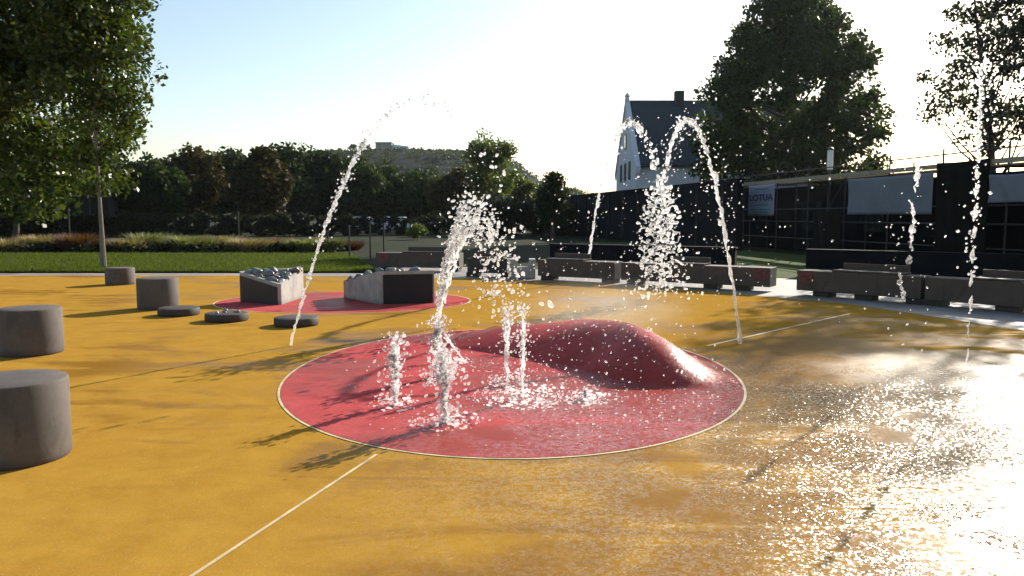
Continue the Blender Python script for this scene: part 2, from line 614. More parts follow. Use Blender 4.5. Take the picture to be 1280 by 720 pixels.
def spline(pts, n=12, closed=True):
    out = []
    m = len(pts)
    for i in range(m if closed else m - 1):
        p0, p1, p2, p3 = [Vector(pts[(i + j) % m] if closed else pts[min(max(i + j, 0), m - 1)]) for j in (-1, 0, 1, 2)]
        for k in range(n):
            t = k / n
            out.append(0.5 * ((2 * p1) + (-p0 + p2) * t + (2 * p0 - 5 * p1 + 4 * p2 - p3) * t * t + (-p0 + 3 * p1 - 3 * p2 + p3) * t ** 3))
    if not closed:
        out.append(Vector(pts[-1]))
    return out


sheet('ground', ell(0, 0, 2500, 2500, 64), -0.012, M['far_ground'])
sheet('paving', [(-45, -14), (22, -14), (16, 8), (13.2, 20.5), (3.3, 23.5), (-3.2, 23.0), (-3.2, 20.6), (-45, 20.6)], 0.0, M['paving'])
plz = [tuple(G(660, 351)[:2]), tuple(G(760, 355.5)[:2]), tuple(G(860, 362)[:2]), tuple(G(960, 371)[:2]), tuple(G(1060, 380)[:2]), tuple(G(1280, 413)[:2]),
       (8.4, 6.0), (8.6, 0.5), (6, -6), (0, -10), (-8, -10), (-16, -6), (-21, 2), (-21.5, 12), (-18.5, 18.2), (-12.8, 19.6), (-7.5, 19.75), (-3, 19.3)]
sheet('play_surface', spline([(p[0], p[1], 0) for p in plz], 10), 0.004, M['yellow'])
sheet('lawn', [(-60, 20.8), (-3.55, 20.8), (-4.4, 24), (-6.4, 31.2), (-60, 31.2)], 0.03, M['grass'])
sheet('lawn', [(6.2, 19.2), (9.2, 17.0), (12.2, 15.2), (14.0, 15.6), (13.2, 20), (10.5, 33), (6.5, 45), (3.6, 45), (3.4, 21.4)], 0.01, M['grass'])
sheet('road', [(-70, 66), (4, 66), (4, 72), (-70, 72)], -0.004, M['asphalt'])

# red pads with pale outline
PC = (0.0, 7.52)
PRX, PRY = 2.1, 2.78


def sstep(a, b, x):
    t = min(1, max(0, (x - a) / (b - a)))
    return t * t * (3 - 2 * t)


FOOT = [tuple(p)[:2] for p in spline([(-2.0, 9.5, 0), (-0.9, 8.85, 0), (-0.17, 8.38, 0), (0.45, 7.8, 0), (0.88, 7.1, 0), (1.28, 6.74, 0), (1.78, 6.68, 0), (2.4, 6.95, 0)], 5, False)]


def pad_h(x, y):
    e = math.hypot((x - PC[0]) / PRX, (y - PC[1]) / PRY)
    # a steep front along a curved foot line, a soft back down to the rim
    if e >= 1:
        return 0.0
    dmin = 9
    for (ax, ay), (bx_, by_) in zip(FOOT, FOOT[1:]):
        ux, uy = bx_ - ax, by_ - ay
        t = min(1, max(0, ((x - ax) * ux + (y - ay) * uy) / (ux * ux + uy * uy)))
        dmin = min(dmin, math.hypot(x - ax - ux * t, y - ay - uy * t))
    if y < np.interp(x, [p[0] for p in FOOT], [p[1] for p in FOOT]):
        return 0.0
    steep = float(np.interp(x, [-0.8, 0.6, 1.2], [0.95, 0.85, 0.80]))
    q = min(1, dmin / steep)
    prof = (1 - (1 - q) ** 2.3) * sstep(-0.04, 0.10, dmin)
    H = float(np.interp(x, [-1.5, -1.0, -0.6, -0.2, 0.4, 0.8, 1.2, 1.6, 2.1], [0, 0.05, 0.12, 0.185, 0.25, 0.335, 0.395, 0.40, 0.34]))
    return H * prof * (1 - sstep(0.56, 1.0, e))


nr, na = 150, 260
pv, pf = [(PC[0], PC[1], 0.009 + pad_h(*PC))], []
for i in range(1, nr + 1):
    for k in range(na):
        a = 2 * math.pi * k / na
        px_, py_ = PC[0] + PRX * i / nr * math.cos(a), PC[1] + PRY * i / nr * math.sin(a)
        pv.append((px_, py_, 0.009 + pad_h(px_, py_)))
for k in range(na):
    pf.append((0, 1 + k, 1 + (k + 1) % na))
for i in range(nr - 1):
    for k in range(na):
        k2 = (k + 1) % na
        pf.append((1 + i * na + k, 1 + (i + 1) * na + k, 1 + (i + 1) * na + k2, 1 + i * na + k2))
pad = mesh_obj('red_play_mound', pv, pf, M['red'], None, True)
pad['kind'] = 'structure'


def ring(name, cx, cy_, rx, ry, w, z, mat, n=180):
    v, f = [], []
    for k in range(n):
        a = 2 * math.pi * k / n
        for d in (0, w):
            v.append((cx + (rx + d) * math.cos(a), cy_ + (ry + d) * math.sin(a), z))
    for k in range(n):
        k2 = (k + 1) % n
        f.append((2 * k, 2 * k + 1, 2 * k2 + 1, 2 * k2))
    o = mesh_obj(name, v, f, mat)
    o['kind'] = 'structure'


ring('pad_outline', PC[0], PC[1], PRX + 0.002, PRY + 0.002, 0.022, 0.0075, M['line'])
P2 = (-2.95, 13.75, 2.2, 1.75)
sheet('red_pad', ell(*P2), 0.0085, M['red'])
ring('pad_outline', P2[0], P2[1], P2[2] + 0.002, P2[3] + 0.002, 0.03, 0.0075, M['line'])


def ground_line(a, b, w, z=0.0075):
    a, b = Vector((a[0], a[1], 0)), Vector((b[0], b[1], 0))
    d = (b - a).normalized()
    n = Vector((-d.y, d.x, 0)) * w / 2
    o = mesh_obj('joint_line', [(p.x, p.y, z) for p in (a - n, b - n, b + n, a + n)], [(0, 1, 2, 3)], M['line'])
    o['kind'] = 'structure'


ground_line(G(200, 748), G(471, 569), 0.02)
ground_line(G(884, 433), G(1063, 392.5), 0.04)

# hill on the horizon
hv, hf = [], []
nx, ny = 220, 60
random.seed(3)


def hill_top(x):
    s = x / 420.0          # slope across the picture at 420 m
    px_ = 640 + 980 * s
    pts = [(-400, 215), (100, 212), (250, 206), (350, 201), (425, 191), (560, 191), (620, 200), (700, 238), (740, 246), (820, 250), (1600, 255)]
    for (a, ya), (b, yb) in zip(pts, pts[1:]):
        if a <= px_ <= b:
            t = (px_ - a) / (b - a)
            t = t * t * (3 - 2 * t)
            return 1.5 + (270 - (ya + (yb - ya) * t)) * 420 / 980
    return 8


for j in range(ny + 1):
    for i in range(nx + 1):
        X = -430 + 860 * i / nx
        v = j / ny
        Y = 250 + 420 * v
        prof = math.sin(min(v / 0.4, 1) * math.pi / 2) ** 0.9 if v < 0.4 else 1 - 0.4 * ((v - 0.4) / 0.6) ** 2
        hv.append((X * (0.7 + 0.3 * min(v / .4, 1)), Y, hill_top(X) * prof - 0.6 + 1.6 * noise.noise(Vector((X * 0.045, Y * 0.045, 0.3))) + 0.8 * noise.noise(Vector((X * 0.13, Y * 0.13, 5)))))
for j in range(ny):
    for i in range(nx):
        a = j * (nx + 1) + i
        hf.append((a, a + 1, a + nx + 2, a + nx + 1))
tag(mesh_obj('hill', hv, hf, M['hill'], None, True), kind='structure')

# ------------------------------------------------------------------ foliage
RNG = np.random.default_rng(11)


def leaves(centers, radii, n_per, size, mat, name, parent, flat=0.75, aspect=0.62):
    """leaf-shaped quads scattered in soft clumps round the given centres"""
    centers = np.asarray(centers, float)
    radii = np.asarray(radii, float)
    n = len(centers) * n_per
    c = np.repeat(centers, n_per, 0)
    r = np.repeat(radii, n_per)
    d = RNG.normal(size=(n, 3))
    d /= np.linalg.norm(d, axis=1)[:, None]
    rad = r * RNG.uniform(0, 1, n) ** 0.5
    p = c + d * rad[:, None] * np.array([1, 1, flat])
    nrm = RNG.normal(size=(n, 3)) + np.array([0, 0, 0.7])
    nrm /= np.linalg.norm(nrm, axis=1)[:, None]
    t = np.cross(nrm, RNG.normal(size=(n, 3)))
    t /= np.linalg.norm(t, axis=1)[:, None]
    b = np.cross(nrm, t)
    s = size * RNG.uniform(0.6, 1.3, n)[:, None]
    V = np.empty((n, 4, 3))
    V[:, 0] = p - t * s * 0.5
    V[:, 1] = p + b * s * 0.5 * aspect + nrm * s * 0.06
    V[:, 2] = p + t * s * 0.5
    V[:, 3] = p - b * s * 0.5 * aspect + nrm * s * 0.06
    return np_mesh(name, V.reshape(-1, 3), np.arange(n * 4).reshape(n, 4), mat, parent)


def crown_clumps(n, c, rx, ry, rz, shape=1.0, shell=0.45):
    """clump centres in an ellipsoid; shape < 1 narrows the top"""
    out = []
    while len(out) < n:
        d = RNG.normal(size=3)
        d /= np.linalg.norm(d)
        q = d * RNG.uniform(shell, 1) ** 0.7
        k = 1.0 - (1 - shape) * (q[2] * 0.5 + 0.5)
        out.append((c[0] + q[0] * rx * k, c[1] + q[1] * ry * k, c[2] + q[2] * rz))
    return np.array(out)


def limbs(mb, base, top, r0, clumps, n, seed, lo=0.15, wob=0.012):
    rr = random.Random(seed)
    base, top = Vector(base), Vector(top)
    pts, rad = [], []
    for i in range(9):
        t = i / 8
        p = base.lerp(top, t)
        w = (top - base).length * wob * math.sin(t * 7 + seed)
        pts.append(p + Vector((w, w * 0.6, 0)))
        rad.append(r0 * (1.25 - 0.25 * min(1, t * 8)) * (1 - 0.82 * t))
    mb.tube(pts, rad, 9)
    for c in rr.sample(list(range(len(clumps))), min(n, len(clumps))):
        e = Vector(clumps[c])
        t = min(0.92, max(lo, (e.z - base.z) / max(0.1, (top.z - base.z)) - rr.uniform(0.12, 0.3)))
        s = base.lerp(top, t)
        m = s.lerp(e, 0.5) + Vector((rr.uniform(-.1, .1), rr.uniform(-.1, .1), -0.06 * (e - s).length))
        ra = r0 * (1 - 0.8 * t) * 0.45
        mb.tube([s, s.lerp(m, .5), m, m.lerp(e, .5), e], [ra, ra * .8, ra * .6, ra * .42, ra * .2], 6)


def tree(name, base, height, rx, crown_lo, mat, label, cat='tree', group=None, n_clump=60, clump_r=0.6, n_leaf=80, leaf=0.3,
         trunk_r=0.15, bark='bark', shape=0.6, ry=None, lean=(0, 0), shell=0.35, n_limb=14, seed=1, limb_lo=0.15):
    root = empty(name, base)
    tag(root, label, cat, group)
    rz = (height - crown_lo) / 2
    c = (lean[0] * 0.5, lean[1] * 0.5, crown_lo + rz)
    cl = crown_clumps(n_clump, c, rx - clump_r * 0.6, (ry or rx) - clump_r * 0.6, rz - clump_r * 0.6, shape, shell)
    rad = RNG.uniform(0.65, 1.25, n_clump) * clump_r
    mb = MB()
    limbs(mb, (0, 0, -0.05), (lean[0], lean[1], crown_lo + rz * 1.6), trunk_r, cl, n_limb, seed, limb_lo, 0.002 if bark == 'bark_pale' else 0.012)
    mb.build('trunk', M[bark], root, True)
    leaves(cl, rad, n_leaf, leaf, M[mat], 'crown', root)
    return root


# young street tree by the near-left stool
tb = G(128, 336)
root = tree('young_maple_tree', tb, 11.5, 1.9, 1.7, 'leaf_near', 'young tree with thin pale trunk and leafy crown, tied to a stake',
            n_clump=130, clump_r=0.6, n_leaf=190, leaf=0.15, trunk_r=0.06, bark='bark_pale', shape=0.85, n_limb=18, shell=0.2, limb_lo=0.35)
mb = MB()
mb.tube([(0.16, -0.1, -0.1), (0.10, -0.1, 1.9)], [0.026, 0.022], 8)
st = mb.build('support_stake', M['stake'], None, True)
st.location = tb
tag(st, 'thin wooden support stake leaning against the pale trunk of the young tree', 'stake')

tree('broad_maple_tree', (-18.2, 25.5, 0), 15.5, 5.0, 0.9, 'leaf_near', 'large leafy green tree filling the upper left corner, behind the staked young tree',
     n_clump=330, clump_r=0.95, n_leaf=230, leaf=0.2, trunk_r=0.24, shape=0.92, n_limb=40, seed=4, shell=0.3, lean=(4.4, 0))

# wood behind the lawn: px, top y, depth, half width px, material, label
bg = [
    (20, 150, 52, 83, 'leaf_mid', 'dark tree at the left border behind the ornamental grasses'),
    (112, 168, 60, 70, 'leaf_dark', 'dark tree glimpsed under the crown of the staked young tree'),
    (196, 200, 62, 38, 'leaf_mid', 'small green tree just right of the staked young tree'),
    (238, 175, 70, 46, 'leaf_rust', 'reddish brown tree, leftmost of the clear row behind the lawn'),
    (288, 182, 78, 42, 'leaf_dark', 'blackish tree between the reddish tree and the brownish tree behind the lawn'),
    (328, 181, 66, 42, 'leaf_rust', 'brownish tree with ragged edge behind the right half of the grass bed'),
    (362, 173, 80, 44, 'leaf_dark', 'tall dark tree directly behind the left water arc foot'),
    (402, 181, 84, 44, 'leaf_dark', 'dark round-topped tree left of the rising water arc'),
    (440, 192, 84, 42, 'leaf_mid', 'dark green tree crossed by the rising water arc'),
    (480, 200, 88, 46, 'leaf_mid', 'olive tree in front of the hill below the flat hilltop building'),
    (528, 209, 88, 46, 'leaf_mid', 'low olive tree left of the wide spraying jet, below the hill'),
    (572, 205, 80, 36, 'leaf_rust', 'dark brownish tree behind the wide spraying jet'),
]
for i, (px_, ty, Y, hw, mt, lab) in enumerate(bg):
    b = P(px_, 300, Y)
    h = 1.5 + (270 - ty) * Y / 980
    rx = hw * Y / 980
    tree('wood_tree', (b.x, Y, 0), h, rx * 1.12, 0.1 + 0.5 * (i % 3), mt, lab, group='trees of the wood behind the lawn', n_clump=95, clump_r=max(0.75, rx * 0.36),
         n_leaf=120, leaf=0.46, trunk_r=0.2, shape=0.82, n_limb=10, seed=i, shell=0.1)
# a second, farther rank closes the wood
bg2 = [(165, 192, 96, 64), (262, 186, 100, 66), (345, 186, 100, 64), (425, 196, 104, 60), (505, 212, 104, 60), (575, 236, 100, 50), (60, 190, 90, 80)]
lab2 = ['far dark tree in the gap right of the staked young tree', 'far dark tree showing between the reddish and blackish trees',
        'far dark tree showing behind the brownish ragged tree', 'far dark tree behind the rising water arc', 'far dark tree low behind the olive trees',
        'far dark tree low behind the wide spraying jet', 'far dark tree behind the left border tree']
for i, (px_, ty, Y, hw) in enumerate(bg2):
    b = P(px_, 300, Y)
    tree('wood_tree', (b.x, Y, 0), 1.5 + (270 - ty) * Y / 980, hw * Y / 980, 0.4, 'leaf_dark', lab2[i], group='trees of the wood behind the lawn', n_clump=110,
         clump_r=1.7, n_leaf=90, leaf=0.75, trunk_r=0.22, shape=0.9, n_limb=6, seed=30 + i, shell=0.1)

b = P(613, 300, 74)
tree('lime_tree', (b.x, 74, 0), 1.5 + 114 * 74 / 980, 3.5, 2.6, 'leaf_lime', 'yellow-green sunlit tree with airy top in the middle distance', n_clump=70, clump_r=0.95,
     n_leaf=120, leaf=0.30, trunk_r=0.22, shape=0.7, n_limb=16, seed=51, shell=0.3)
b = P(648, 300, 80)
tree('lime_tree', (b.x, 80, 0), 1.5 + 62 * 80 / 980, 2.4, 1.2, 'leaf_lime', 'smaller olive tree at the right foot of the yellow-green tree', n_clump=46, clump_r=0.8,
     n_leaf=100, leaf=0.34, trunk_r=0.16, shape=0.75, n_limb=10, seed=52)
b = P(691, 300, 55)
tree('yew_tree', (b.x, 55, 0), 1.5 + 64 * 55 / 980, 1.75, 0.3, 'leaf_dark', 'compact blackish tree with a rounded top beside the long dark wall', n_clump=70, clump_r=0.5,
     n_leaf=120, leaf=0.22, trunk_r=0.15, shape=0.6, n_limb=10, seed=53, shell=0.2)
b = P(590, 300, 66)
tree('shrub', (b.x, 66, 0), 1.5 + 20 * 66 / 980, 2.6, 0.1, 'leaf_dark', 'low dark shrub under the yellow-green tree, behind the jet spray', 'shrub', n_clump=50, clump_r=0.7,
     n_leaf=100, leaf=0.3, trunk_r=0.1, shape=0.95, n_limb=6, seed=54, shell=0.1)
b = P(642, 300, 62)
tree('shrub', (b.x, 62, 0), 1.5 + 22 * 62 / 980, 2.6, 0.1, 'leaf_dark', 'wide dark shrub left of the compact blackish tree', 'shrub', n_clump=50, clump_r=0.7,
     n_leaf=100, leaf=0.3, trunk_r=0.1, shape=0.95, n_limb=6, seed=55, shell=0.1)
b = P(757, 300, 110)
tree('shrub', (b.x, 110, 0), 1.5 + 31 * 110 / 980, 3.2, 0.3, 'leaf_dark', 'distant dark bush beside the white gable of the house', 'shrub', n_clump=40, clump_r=1.0,
     n_leaf=80, leaf=0.5, trunk_r=0.1, shape=0.9, n_limb=6, seed=56, shell=0.1)
b = P(522, 308, 50)
tree('shrub', (b.x, 50, 0), 1.05, 0.9, 0.0, 'leaf_lime', 'small olive bush behind the bench at the lawn corner', 'shrub', n_clump=26, clump_r=0.3,
     n_leaf=90, leaf=0.14, trunk_r=0.03, shape=0.9, n_limb=4, seed=57, shell=0.1)



def hedge(name, a, b_, h, w, label, mat='leaf_dark', leaf=0.16, dens=150):
    a, b_ = Vector((a[0], a[1], 0)), Vector((b_[0], b_[1], 0))
    d = b_ - a
    L = d.length
    root = empty(name, a, math.atan2(d.y, d.x))
    tag(root, label, 'hedge')
    n = max(20, int(L * h * w * 9))
    c = np.stack([RNG.uniform(0, L, n), RNG.uniform(-w / 2, w / 2, n), RNG.uniform(0.1, h - 0.12, n)], 1)
    c[:, 2] *= 1 + 0.10 * np.sin(c[:, 0] * 1.7) * np.sin(c[:, 0] * 0.63 + 1)
    leaves(c, np.full(n, 0.32), dens, leaf, M[mat], 'foliage', root)


hedge('hedge', P(-60, 300, 56)[:2], P(442, 300, 60)[:2], 1.65, 1.6, 'long dark hedge under the trees behind the planting bed', 'cover', 0.3, 40)
hedge('hedge', P(440, 300, 62)[:2], P(566, 300, 62)[:2], 1.5, 1.3, 'low dark hedge in front of the parked cars', 'cover', 0.22, 50)
hedge('hedge', P(560, 300, 60)[:2], P(722, 300, 60)[:2], 2.5, 1.6, 'tall dark hedge under the yellow-green tree', 'cover', 0.3, 40)

def stand_in_wall(a, b_, label):  # added to blacken the strip behind the benches, not a known wall
    a, b_ = Vector((a[0], a[1], 0)), Vector((b_[0], b_[1], 0))
    d = b_ - a
    root = empty('stand_in_wall', a, math.atan2(d.y, d.x))
    tag(root, label, 'wall')
    MB().box((d.length / 2, 0, 0.31), (d.length, 0.22, 0.62), 0, 0.01).build('wall_body', M['dark_wall'], root)
    MB().box((d.length / 2, 0, 0.645), (d.length + 0.04, 0.28, 0.05), 0, 0.008).build('coping', M['dark_wall'], root)


stand_in_wall((1.2, 23.8), (6.0, 21.0), 'added blackish wall standing in for a dark mass behind the bench of the paired arcs')
stand_in_wall((7.5, 19.9), (13.0, 15.9), 'added blackish wall standing in for a dark mass at the foot of the scaffold behind the right benches')

# chestnut in front of the house
b = P(980, 300, 56)
tree('chestnut_tree', (b.x, 56, 0), 1.5 + 296 * 56 / 980, 9.4, 0.6, 'leaf_chest', 'huge dark broad-leaved tree with domed crown overlapping the slate roof', n_clump=390, clump_r=1.05,
     n_leaf=125, leaf=0.36, trunk_r=0.45, shape=0.42, n_limb=46, seed=60, shell=0.4)
# thin tree behind the scaffold
b = P(1252, 300, 24)
tree('birch_tree', (b.x, 24, 0), 9.4, 2.4, 2.9, 'leaf_grey', 'sparse leaning tree with open crown behind the scaffold at the right', n_clump=95, clump_r=0.5,
     n_leaf=80, leaf=0.15, trunk_r=0.13, shape=0.9, lean=(-1.0, 0.3), n_limb=40, seed=61, shell=0.35)
b = P(1345, 300, 25)
tree('birch_tree', (b.x, 25, 0), 11.5, 2.6, 4.2, 'leaf_grey', 'second sparse tree whose twigs reach in at the right border', n_clump=80, clump_r=0.55,
     n_leaf=85, leaf=0.15, trunk_r=0.13, shape=0.95, lean=(-0.3, 0.3), n_limb=30, seed=62, shell=0.35)
# trees on the hilltop
for px_, lab in ((441, 'tiny tree on the hill ridge, left one of the pair'), (459, 'tiny tree on the hill ridge, right one beside the flat hilltop building')):
    b = P(px_, 191, 415)
    tree('ridge_tree', (b.x, 415, b.z - 0.5), 5.5, 3.4, 1.2, 'leaf_dark', lab, n_clump=14, clump_r=1.3, n_leaf=40, leaf=0.8, trunk_r=0.3, n_limb=6, seed=70)

# woods clothing the hill
hx = RNG.uniform(-300, 170, 2600)
hy = 252 + 165 * RNG.uniform(0, 1, 2600)
dg_ = bpy.data.objects['hill']
bpy.context.view_layer.update()
hc, hr = [], []
for a_, b_ in zip(hx, hy):
    ok_, p_, n_, i_ = dg_.ray_cast(Vector((a_, b_, 200)), Vector((0, 0, -1)))
    if ok_ and p_.z > 3:
        hc.append((a_, b_, p_.z + 0.3))
        hr.append(RNG.uniform(1.4, 2.8) * (0.3 if p_.z > 31 else 1))
o = leaves(hc, hr, 34, 1.1, M['leaf_mid'], 'hill_woods', None)
tag(o, 'dark bushes and woods clothing the slope of the far hill', 'woods', kind='stuff')

# ------------------------------------------------------------------ grass bed beyond the lawn


def tuft(name, x, y, h, w, mat, label, cat, n=420, group=None, plume=None):
    root_v, f = [], []
    rr = random.Random(int(abs(x * 77 + y * 13)))
    for i in range(n):
        a = rr.uniform(0, 6.283)
        r0 = w * 0.45 * rr.random() ** 0.5
        lean = rr.uniform(0.05, 0.55) * w
        hh = h * rr.uniform(0.55, 1.08)
        bx, by = r0 * math.cos(a), r0 * math.sin(a)
        ca, sa = math.cos(a + rr.uniform(-.8, .8)), math.sin(a + rr.uniform(-.8, .8))
        wd = rr.uniform(0.012, 0.028)
        px_, py_ = -sa * wd, ca * wd
        i0 = len(root_v)
        root_v += [(bx - px_, by - py_, 0), (bx + px_, by + py_, 0),
                   (bx + ca * lean * .4 + px_, by + sa * lean * .4 + py_, hh * .65), (bx + ca * lean * .4 - px_, by + sa * lean * .4 - py_, hh * .65),
                   (bx + ca * lean, by + sa * lean, hh)]
        f += [(i0, i0 + 1, i0 + 2, i0 + 3), (i0 + 3, i0 + 2, i0 + 4)]
    o = mesh_obj(name, root_v, f, M[mat])
    o.location = (x, y, 0)
    tag(o, label, cat, group)
    return o



RR = random.Random(8)
bed = [(12, 300, 'straw', 'straw-coloured grass clump at the left picture border'), (52, 296, 'straw', 'broad straw-pale perennial clump left in the bed'),
       (74, 300, 'straw', 'pale plumed grass clump second from the left border'), (98, 295, 'flower', 'rust-red perennial clump left of the young tree trunk'),
       (118, 301, 'sage', 'grey-green low clump directly behind the young tree trunk'), (146, 301, 'flower', 'rust-red clump right of the young tree trunk'),
       (166, 300, 'straw', 'straw clump midway between trunk and the tall sage clump'), (188, 294, 'sage', 'tall sage-green grass clump in the middle of the bed'),
       (210, 297, 'sage', 'sage-green clump right of the tallest sage clump'), (236, 297, 'sage', 'sage-green clump with straw tips left of the lamp pole'),
       (262, 298, 'sage', 'rounded grey-green clump in front of the brownish tree'), (282, 297, 'straw', 'bleached clump left of the thin pole in the bed'),
       (310, 300, 'straw', 'pale straw clump right of the thin pole'), (336, 301, 'straw', 'straw clump beneath the ragged brownish tree'),
       (360, 299, 'flower', 'dark reddish clump near the right end of the bed'), (384, 300, 'sage', 'dark sage clump behind the left water arc'),
       (408, 299, 'sage', 'sage clump next to the right end of the bed'), (430, 302, 'flower', 'small clump ending the bed at the right')]
for i, (px_, ty, mt, lab) in enumerate(bed):
    Y = 33.2 + (i % 3) * 0.9
    b = P(px_, 300, Y)
    h = 1.5 + (270 - ty) * Y / 980
    tuft('ornamental_grass', b.x, Y, h * 1.2, 1.5, mt, lab, 'grass clump', 900, 'clumps in the planting bed behind the lawn')
cc = [(-28 + RR.random() * 20.6, 32.0 + RR.random() * 4.5, 0.08 + RR.random() * 0.14) for _ in range(330)]
o = leaves(cc, [0.38] * len(cc), 46, 0.17, M['cover'], 'ground_cover', None)
tag(o, 'dark leafy ground cover filling the planting bed behind the lawn', 'ground cover', kind='stuff')

n = 60000
bx = RNG.uniform(-22, -3.6, n)
by = 20.85 + 10.3 * RNG.uniform(0, 1, n) ** 1.5
keep = bx < np.interp(by, [20.8, 24, 31.2], [-3.6, -4.45, -6.45])
bx, by = bx[keep], by[keep]
n = len(bx)
an = RNG.uniform(0, 6.28, n)
hh = RNG.uniform(0.04, 0.09, n)
wd = RNG.uniform(0.006, 0.014, n)
V = np.empty((n, 3, 3))
V[:, 0] = np.stack([bx - np.cos(an) * wd, by - np.sin(an) * wd, np.full(n, 0.028)], 1)
V[:, 1] = np.stack([bx + np.cos(an) * wd, by + np.sin(an) * wd, np.full(n, 0.028)], 1)
V[:, 2] = np.stack([bx + RNG.normal(size=n) * 0.03, by + RNG.normal(size=n) * 0.03, 0.028 + hh], 1)
M['blade'] = leaf_mat('grass_blade', (0.045, 0.062, 0.010), (0.080, 0.090, 0.018), 0.42, 0.7, 0.1)
o = np_mesh('lawn_grass', V.reshape(-1, 3), np.arange(n * 3).reshape(n, 3), M['blade'])
tag(o, 'short green lawn grass between the plaza and the planting bed', 'grass', kind='stuff')

# ------------------------------------------------------------------ stools and discs


def stool(name, x, y, dia, h, label, mat, group, pattern=0):
    r = dia / 2
    mb = MB()
    mb.lathe([(r - 0.012, 0), (r - 0.004, 0.012), (r, 0.03), (r, h - 0.022), (r - 0.006, h - 0.007), (r - 0.02, h), (r * 0.55, h + 0.004), (0.01, h + 0.006)], n=56)
    o = mb.build(name, mat, None, True)
    o.location = (x, y, 0.004)
    o.rotation_euler = (0, 0, x * 3)
    return tag(o, label, 'stool' if h > 0.2 else 'disc', group)


for (cx_, by_, dia, h, lab) in [(-20, 592, 0.61, 0.5, 'concrete drum stool nearest the viewer, cut by the left picture edge'),
                                (17, 448, 0.63, 0.5, 'concrete drum stool second nearest, just above the nearest one at the left edge'),
                                (187, 388.5, 0.63, 0.5, 'concrete drum stool standing beside the flat discs'),
                                (142, 357, 0.6, 0.37, 'low concrete drum stool at the lawn edge near the young tree trunk')]:
    g = G(cx_, by_)
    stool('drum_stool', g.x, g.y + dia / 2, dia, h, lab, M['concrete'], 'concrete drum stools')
discs = []
for (cx_, by_, lab) in [(213, 397, 'flat round stepping disc next to the drum stool, leftmost of three'),
                        (274, 404.5, 'flat round stepping disc with pebbled top, the middle one of three'),
                        (363, 410.5, 'flat round stepping disc in front of the wedge block, rightmost of three')]:
    g = G(cx_, by_)
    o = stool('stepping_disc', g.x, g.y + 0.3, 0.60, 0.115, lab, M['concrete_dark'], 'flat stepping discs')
    discs.append(o)


def cobble(parent, p, r, mat, seed, name='cobble'):
    bm = bmesh.new()
    bmesh.ops.create_icosphere(bm, subdivisions=3, radius=1)
    rr = random.Random(seed)
    s = (r * rr.uniform(0.9, 1.5), r * rr.uniform(0.75, 1.05), r * rr.uniform(0.65, 0.95))
    rot = Euler((rr.uniform(-.5, .5), rr.uniform(-.5, .5), rr.uniform(0, 3))).to_matrix()
    cuts = [(Vector((rr.gauss(0, 1), rr.gauss(0, 1), rr.gauss(0, 1))).normalized(), rr.uniform(0.55, 0.85)) for _ in range(11)]
    for v in bm.verts:                      # broken faces with softened edges
        for n_, d_ in cuts:
            e = v.co.dot(n_) - d_
            if e > 0:
                v.co -= n_ * e * 0.93
        v.co = rot @ Vector((v.co.x * s[0], v.co.y * s[1], v.co.z * s[2])) + Vector(p)
    bm.verts.index_update()
    o = mesh_obj(name, [v.co[:] for v in bm.verts], [[v.index for v in f.verts] for f in bm.faces], mat, parent, True)
    bm.free()
    return o


rr = random.Random(5)
for k in range(7):
    a, q = rr.uniform(0, 6.28), 0.2 * rr.random() ** 0.5
    cobble(discs[1], (q * math.cos(a), q * math.sin(a), 0.118), rr.uniform(0.025, 0.045), M['pebble'], 90 + k)


